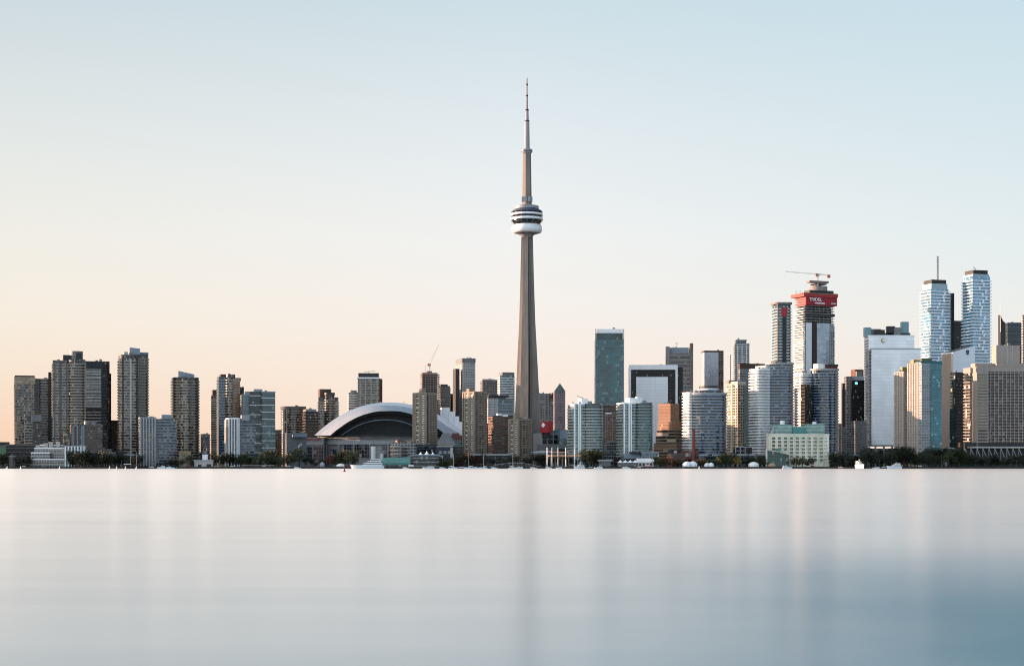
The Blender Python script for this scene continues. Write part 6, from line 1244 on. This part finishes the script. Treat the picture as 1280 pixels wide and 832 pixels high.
# black sailing ship
t = T('sailing_ship', 'long black hulled sailing ship with two bare masts and a white deck awning', 'sailing ship', 169, D=1973, base=0.0)
bm = bmesh.new(); hull(bm, 27, 6.4, 2.6, .4); t.add('hull', bm, solid('black_hull', (.02, .02, .025), .4)); bm = bmesh.new(); prism(bm, [Vector(v) for v in ((-13, -2.2), (-4.5, -2.2), (-4.5, 2.2), (-13, 2.2))], 4.8, 5.6, top=0, ztop=lambda x, y: 6.0 - abs(x + 8.8) * .12); t.add('awning', bm, HULL); bm = bmesh.new(); bars(bm, [((x, y, 2.6), (x, y, 4.9)) for x in (-12.5, -5) for y in (-2, 2)], .1, 5); t.add('awning_post', bm, GREY)
for x, h in ((-5.5, 17), (1.8, 19)):
    bm = bmesh.new(); lathe(bm, [(.26, 2.4), (.16, h)], 7); o = t.add('mast', bm, solid('varnished_mast', (.25, .16, .09), .5)); o.location.x = x; bm = bmesh.new(); bars(bm, [((x, 0, h), (x - 5, 0, 3)), ((x, 0, h), (x + 5, 0, 3)), ((x, -1.8, h * .62), (x, 1.8, h * .62))], .06, 4); t.add('rigging', bm, GREY)
bm = bmesh.new(); bars(bm, [((12.5, 0, 3.4), (19, 0, 5.4))], .16, 6); t.add('bowsprit', bm, BROWN); cabin(t, 'cabin', BROWN, -1, 5, 1.4, 2.6, 4.0)
# red buoy nearer the camera
t = T('buoy', 'red spar buoy floating alone on the open water before the big yacht', 'buoy', 430.5, D=900, base=0.0)
bm = bmesh.new(); lathe(bm, [(.2, -.5), (.75, -.3), (.8, .25), (.45, .6), (.3, .7)], 16); t.add('float', bm, RED); bm = bmesh.new(); lathe(bm, [(.32, .6), (.22, 2.6)], 10); t.add('spar', bm, solid('buoy_dark_red', (.22, .03, .03), .5)); bm = bmesh.new(); lathe(bm, [(.1, 2.5), (.34, 2.7), (.34, 3.2), (.05, 3.6)], 10); t.add('top_mark', bm, RED)
# white spar buoys in a row near the left quay
proto = None
for px, lb in ((9, 'white cone marker buoy furthest left off the silo quay'), (26, 'white cone marker buoy off the dark trees right of the silos'), (74.5, 'white cone marker buoy off the middle of the white terraced block'), (137, 'white cone marker buoy, left one of the pair before the dark trees'), (146, 'white cone marker buoy, right one of the pair before the dark trees'), (157, 'white cone marker buoy under the stern of the black sailing ship'), (170.5, 'white cone marker buoy under the masts of the black sailing ship'), (874, 'white cone marker buoy before the tents right of the chimney')):
    if proto is None:
        t = T('marker_buoy', lb, 'buoy', px, D=1700, base=0.0, group='white marker buoys along the quay'); bm = bmesh.new(); lathe(bm, [(.5, -.3), (1.15, -.1), (1.15, .45), (.6, .6)], 12); t.add('float', bm, HULL); bm = bmesh.new(); lathe(bm, [(.55, .5), (.42, 1.6), (.12, 3.1)], 10); t.add('cone', bm, HULL); proto = t.e
    else:
        c = copy_tree(proto); c.location = (P(px, 1700), 1700 if px < 800 else 1900, 0); c['label'] = lb
        if px > 800: c.location.x = P(px, 1900)
# lamp posts along the promenade
lp = None
for i in range(30):
    px = 20 + i * 43 + rnd.uniform(-6, 6)
    if lp is None:
        t = T('street_lamp', 'slim grey lamp post on the waterside promenade', 'street lamp', px, D=1994, group='lamp posts on the promenade'); bm = bmesh.new(); lathe(bm, [(.14, 0), (.08, 7)], 6); t.add('pole', bm, GREY); bm = bmesh.new(); lathe(bm, [(.1, 6.9), (.35, 7.1), (.3, 7.5), (.05, 7.7)], 8); t.add('lamp_head', bm, LGREY); lp = t.e
    else: c = copy_tree(lp); c.location = (P(px, 1994), 1994, G)
# parked cars and vans on the waterfront road, seen as pale specks between the trees
def car(px, D, c, label, van=False):
    t = T('parked_van' if van else 'parked_car', label, 'van' if van else 'car', px, D=D, group=None); L = 5.2 if van else 4.5; h = 2.1 if van else .85
    bm = bmesh.new(); prism(bm, [Vector(v) for v in ((-L / 2, -.9), (L / 2, -.9), (L / 2, .9), (-L / 2, .9))], .3, .3 + h, top=0); bmesh.ops.bevel(bm, geom=bm.edges[:], offset=.12, segments=2, affect='EDGES'); t.add('body', bm, c)
    if not van: cabin(t, 'cabin', BW, -L * .34, L * .2, .8, 1.1, 1.55, .6, 1.0)
    else: cabin(t, 'windscreen', BW, L * .3, L * .51, .85, 1.2, 2.2, 0, .2)
    for x in (-L * .3, L * .3):
        for y in (-.85, .85): bm = bmesh.new(); bmesh.ops.create_cone(bm, cap_ends=True, segments=14, radius1=.33, radius2=.33, depth=.25, matrix=Matrix.Translation((x, y, .33)) @ Matrix.Rotation(R(90), 4, 'X')); t.add('wheel', bm, DARK)
car(361, 1993, HULL, 'white car parked on the quay left of the largest round tree'); car(368, 1994, GREY, 'grey car parked on the quay under the largest round tree'); car(236, 1993, solid('maroon_paint', (.2, .04, .04), .3), 'maroon van parked left of the lighthouse pavilion', True); car(514.5, 1992, HULL, 'white van parked right of the sea green roofed hall', True); car(1016, 1993, solid('dark_red_paint', (.25, .03, .03), .3), 'dark red car on the quay before the terminal'); car(1150, 1993, HULL, 'white car on the quay below the pink ribbed tower'); car(30, 1992, HULL, 'white car on the quay between the silo and the terraced block'); car(270, 1993, solid('cream_paint_car', (.5, .45, .35), .3), 'cream car on the quay just right of the lighthouse pavilion'); car(290, 1993, HULL, 'white car on the quay below the small blue white block'); car(330, 1993, HULL, 'white car on the quay below the teal glass tower')
t = T('quay_railing', 'long pale railing on the quay under the green trees left of the stadium', 'railing', 322, D=1990)
for x in range(298, 346, 4): t.rods(solid('cream_paint', (.50, .45, .33), .8), [(t.at(x, 583.4), t.at(x, 581.2))], .1, 'post')
t.rods(solid('cream_paint', (.50, .45, .33), .8), [(t.at(302, 581.4), t.at(343, 581.4))], .45, 'rail')

# ================================================================ background filler: roofs seen in the gaps
fl = [(-6, 20, 562, 2500), (250, 263, 543, 2560), (186, 217, 560, 2300), (299, 304, 560, 2400), (382, 400, 548, 2650), (704, 716, 553, 2500), (744, 748, 560, 2450), (816, 822, 560, 2550), (905, 912, 560, 2500),
      (1047, 1054, 530, 2750), (1176, 1188, 548, 2450), (1146, 1152, 552, 2500), (570, 580, 530, 2700), (664, 672, 548, 2600), (120, 140, 562, 2200), (560, 566, 527, 2800), (853, 856, 540, 2700), (987, 996, 545, 2500), (954, 962, 560, 2250), (236, 252, 566, 2240), (276, 288, 568, 2180)]
mats = [facade('filler_a', (.05, .055, .06), (.2, .19, .18), 3.4, 3, .3, .25, .15), facade('filler_b', (.04, .045, .05), (.13, .13, .14), 3.4, 3, .3, .2, .1), facade('filler_c', (.06, .06, .06), (.3, .26, .22), 3.2, 3, .35, .3, .2)]
place = {-6: 'behind the silo at the far left edge', 250: 'left of the slim warm striped tower', 186: 'behind the blue white mid rise and the grey curved tower', 299: 'behind the small blue white block', 382: 'behind the left end of the stadium', 704: 'behind the pointed gable tower',
         744: 'behind the left white green tower', 816: 'behind the right white green tower', 905: 'between round tower and cream tower', 1047: 'between the dark blue condominium and the black logo tower', 1176: 'between the pink ribbed tower and the dark teal sided tower', 1146: 'behind the pink ribbed tower', 570: 'left of the middle beige slab',
         664: 'at the right foot of the needle tower', 120: 'below the black framed tower', 560: 'right of the leftmost beige slab', 853: 'left of the round blue grey tower', 987: 'between the two round condominiums', 954: 'at the left end of the terminal', 236: 'left of the lantern tower', 276: 'right of the lantern tower'}
for i, (a_, b_, y_, D_) in enumerate(fl):
    t = T('background_block', 'plain low block %s' % place[a_], 'city block', a_, a_ + 1, b_, D_, 17, 22); t.block(mats[i % 3], y_); t.clutter(2); t.parapet(GREY); t.stack(outset(t.poly, .3), G + 4, t.z(y_) - 1, 3.4, .8, GREY, 'floor_edge')

# floating docks with piles along the busy part of the quay
for px, w_, lb in ((520, 30, 'floating dock before the tented restaurant'), (578, 34, 'floating dock between the two sailing boats left of the needle tower'), (694, 24, 'floating dock in front of the pergola masts'), (738, 22, 'floating dock right of the white cabin cruiser'), (790, 26, 'floating dock below the white tent hall'), (1100, 26, 'floating dock between the ferry and the tour boat'), (205, 30, 'floating dock beside the small boats left of the lighthouse pavilion')):
    t = T('dock', lb, 'dock', px, D=1977, base=0.0)
    bm = bmesh.new(); prism(bm, [Vector(v) for v in ((-w_ / 2, -1), (w_ / 2, -1), (w_ / 2, 1), (-w_ / 2, 1))], -.2, .55, top=0); t.add('deck', bm, solid('dock_timber', (.24, .2, .16), .8))
    for i in range(5):
        bm = bmesh.new(); lathe(bm, [(.16, -1), (.16, 2.3), (.05, 2.5)], 7); o = t.add('pile', bm, solid('dock_pile', (.3, .27, .23), .8)); o.location = (-w_ / 2 + .5 + i * (w_ - 1) / 4, 1.2, 0)
yacht(507, 1975, 7, 'small white launch left of the slim motor boat', 0, 1, 1.0); yacht(575, 1974, 8, 'small grey white launch between the two tallest masts', math.pi, 1, 1.1, hm=GREY); yacht(595, 1975, 8, 'small white launch right of the second tall mast', 0, 1, 1.0); yacht(686, 1974, 7, 'small white launch at the foot of the thick left pergola mast', 0, 1, 1.1); yacht(737, 1974, 7, 'small dark hulled launch right of the white cabin cruiser', math.pi, 1, 1.1, hm=CHAR); yacht(783, 1974, 9, 'white launch below the ridges of the white tent hall', 0, 1, 1.2); yacht(800, 1974, 7, 'small launch with dark hull below the white house', 0, 1, 1.0, hm=CHAR); yacht(1106, 1974, 7, 'small launch with dark hull left of the tour boat', 0, 1, 1.1, hm=CHAR); yacht(188, 1975, 9, 'dark hulled launch right of the black sailing ship', math.pi, 1, 1.2, hm=CHAR)
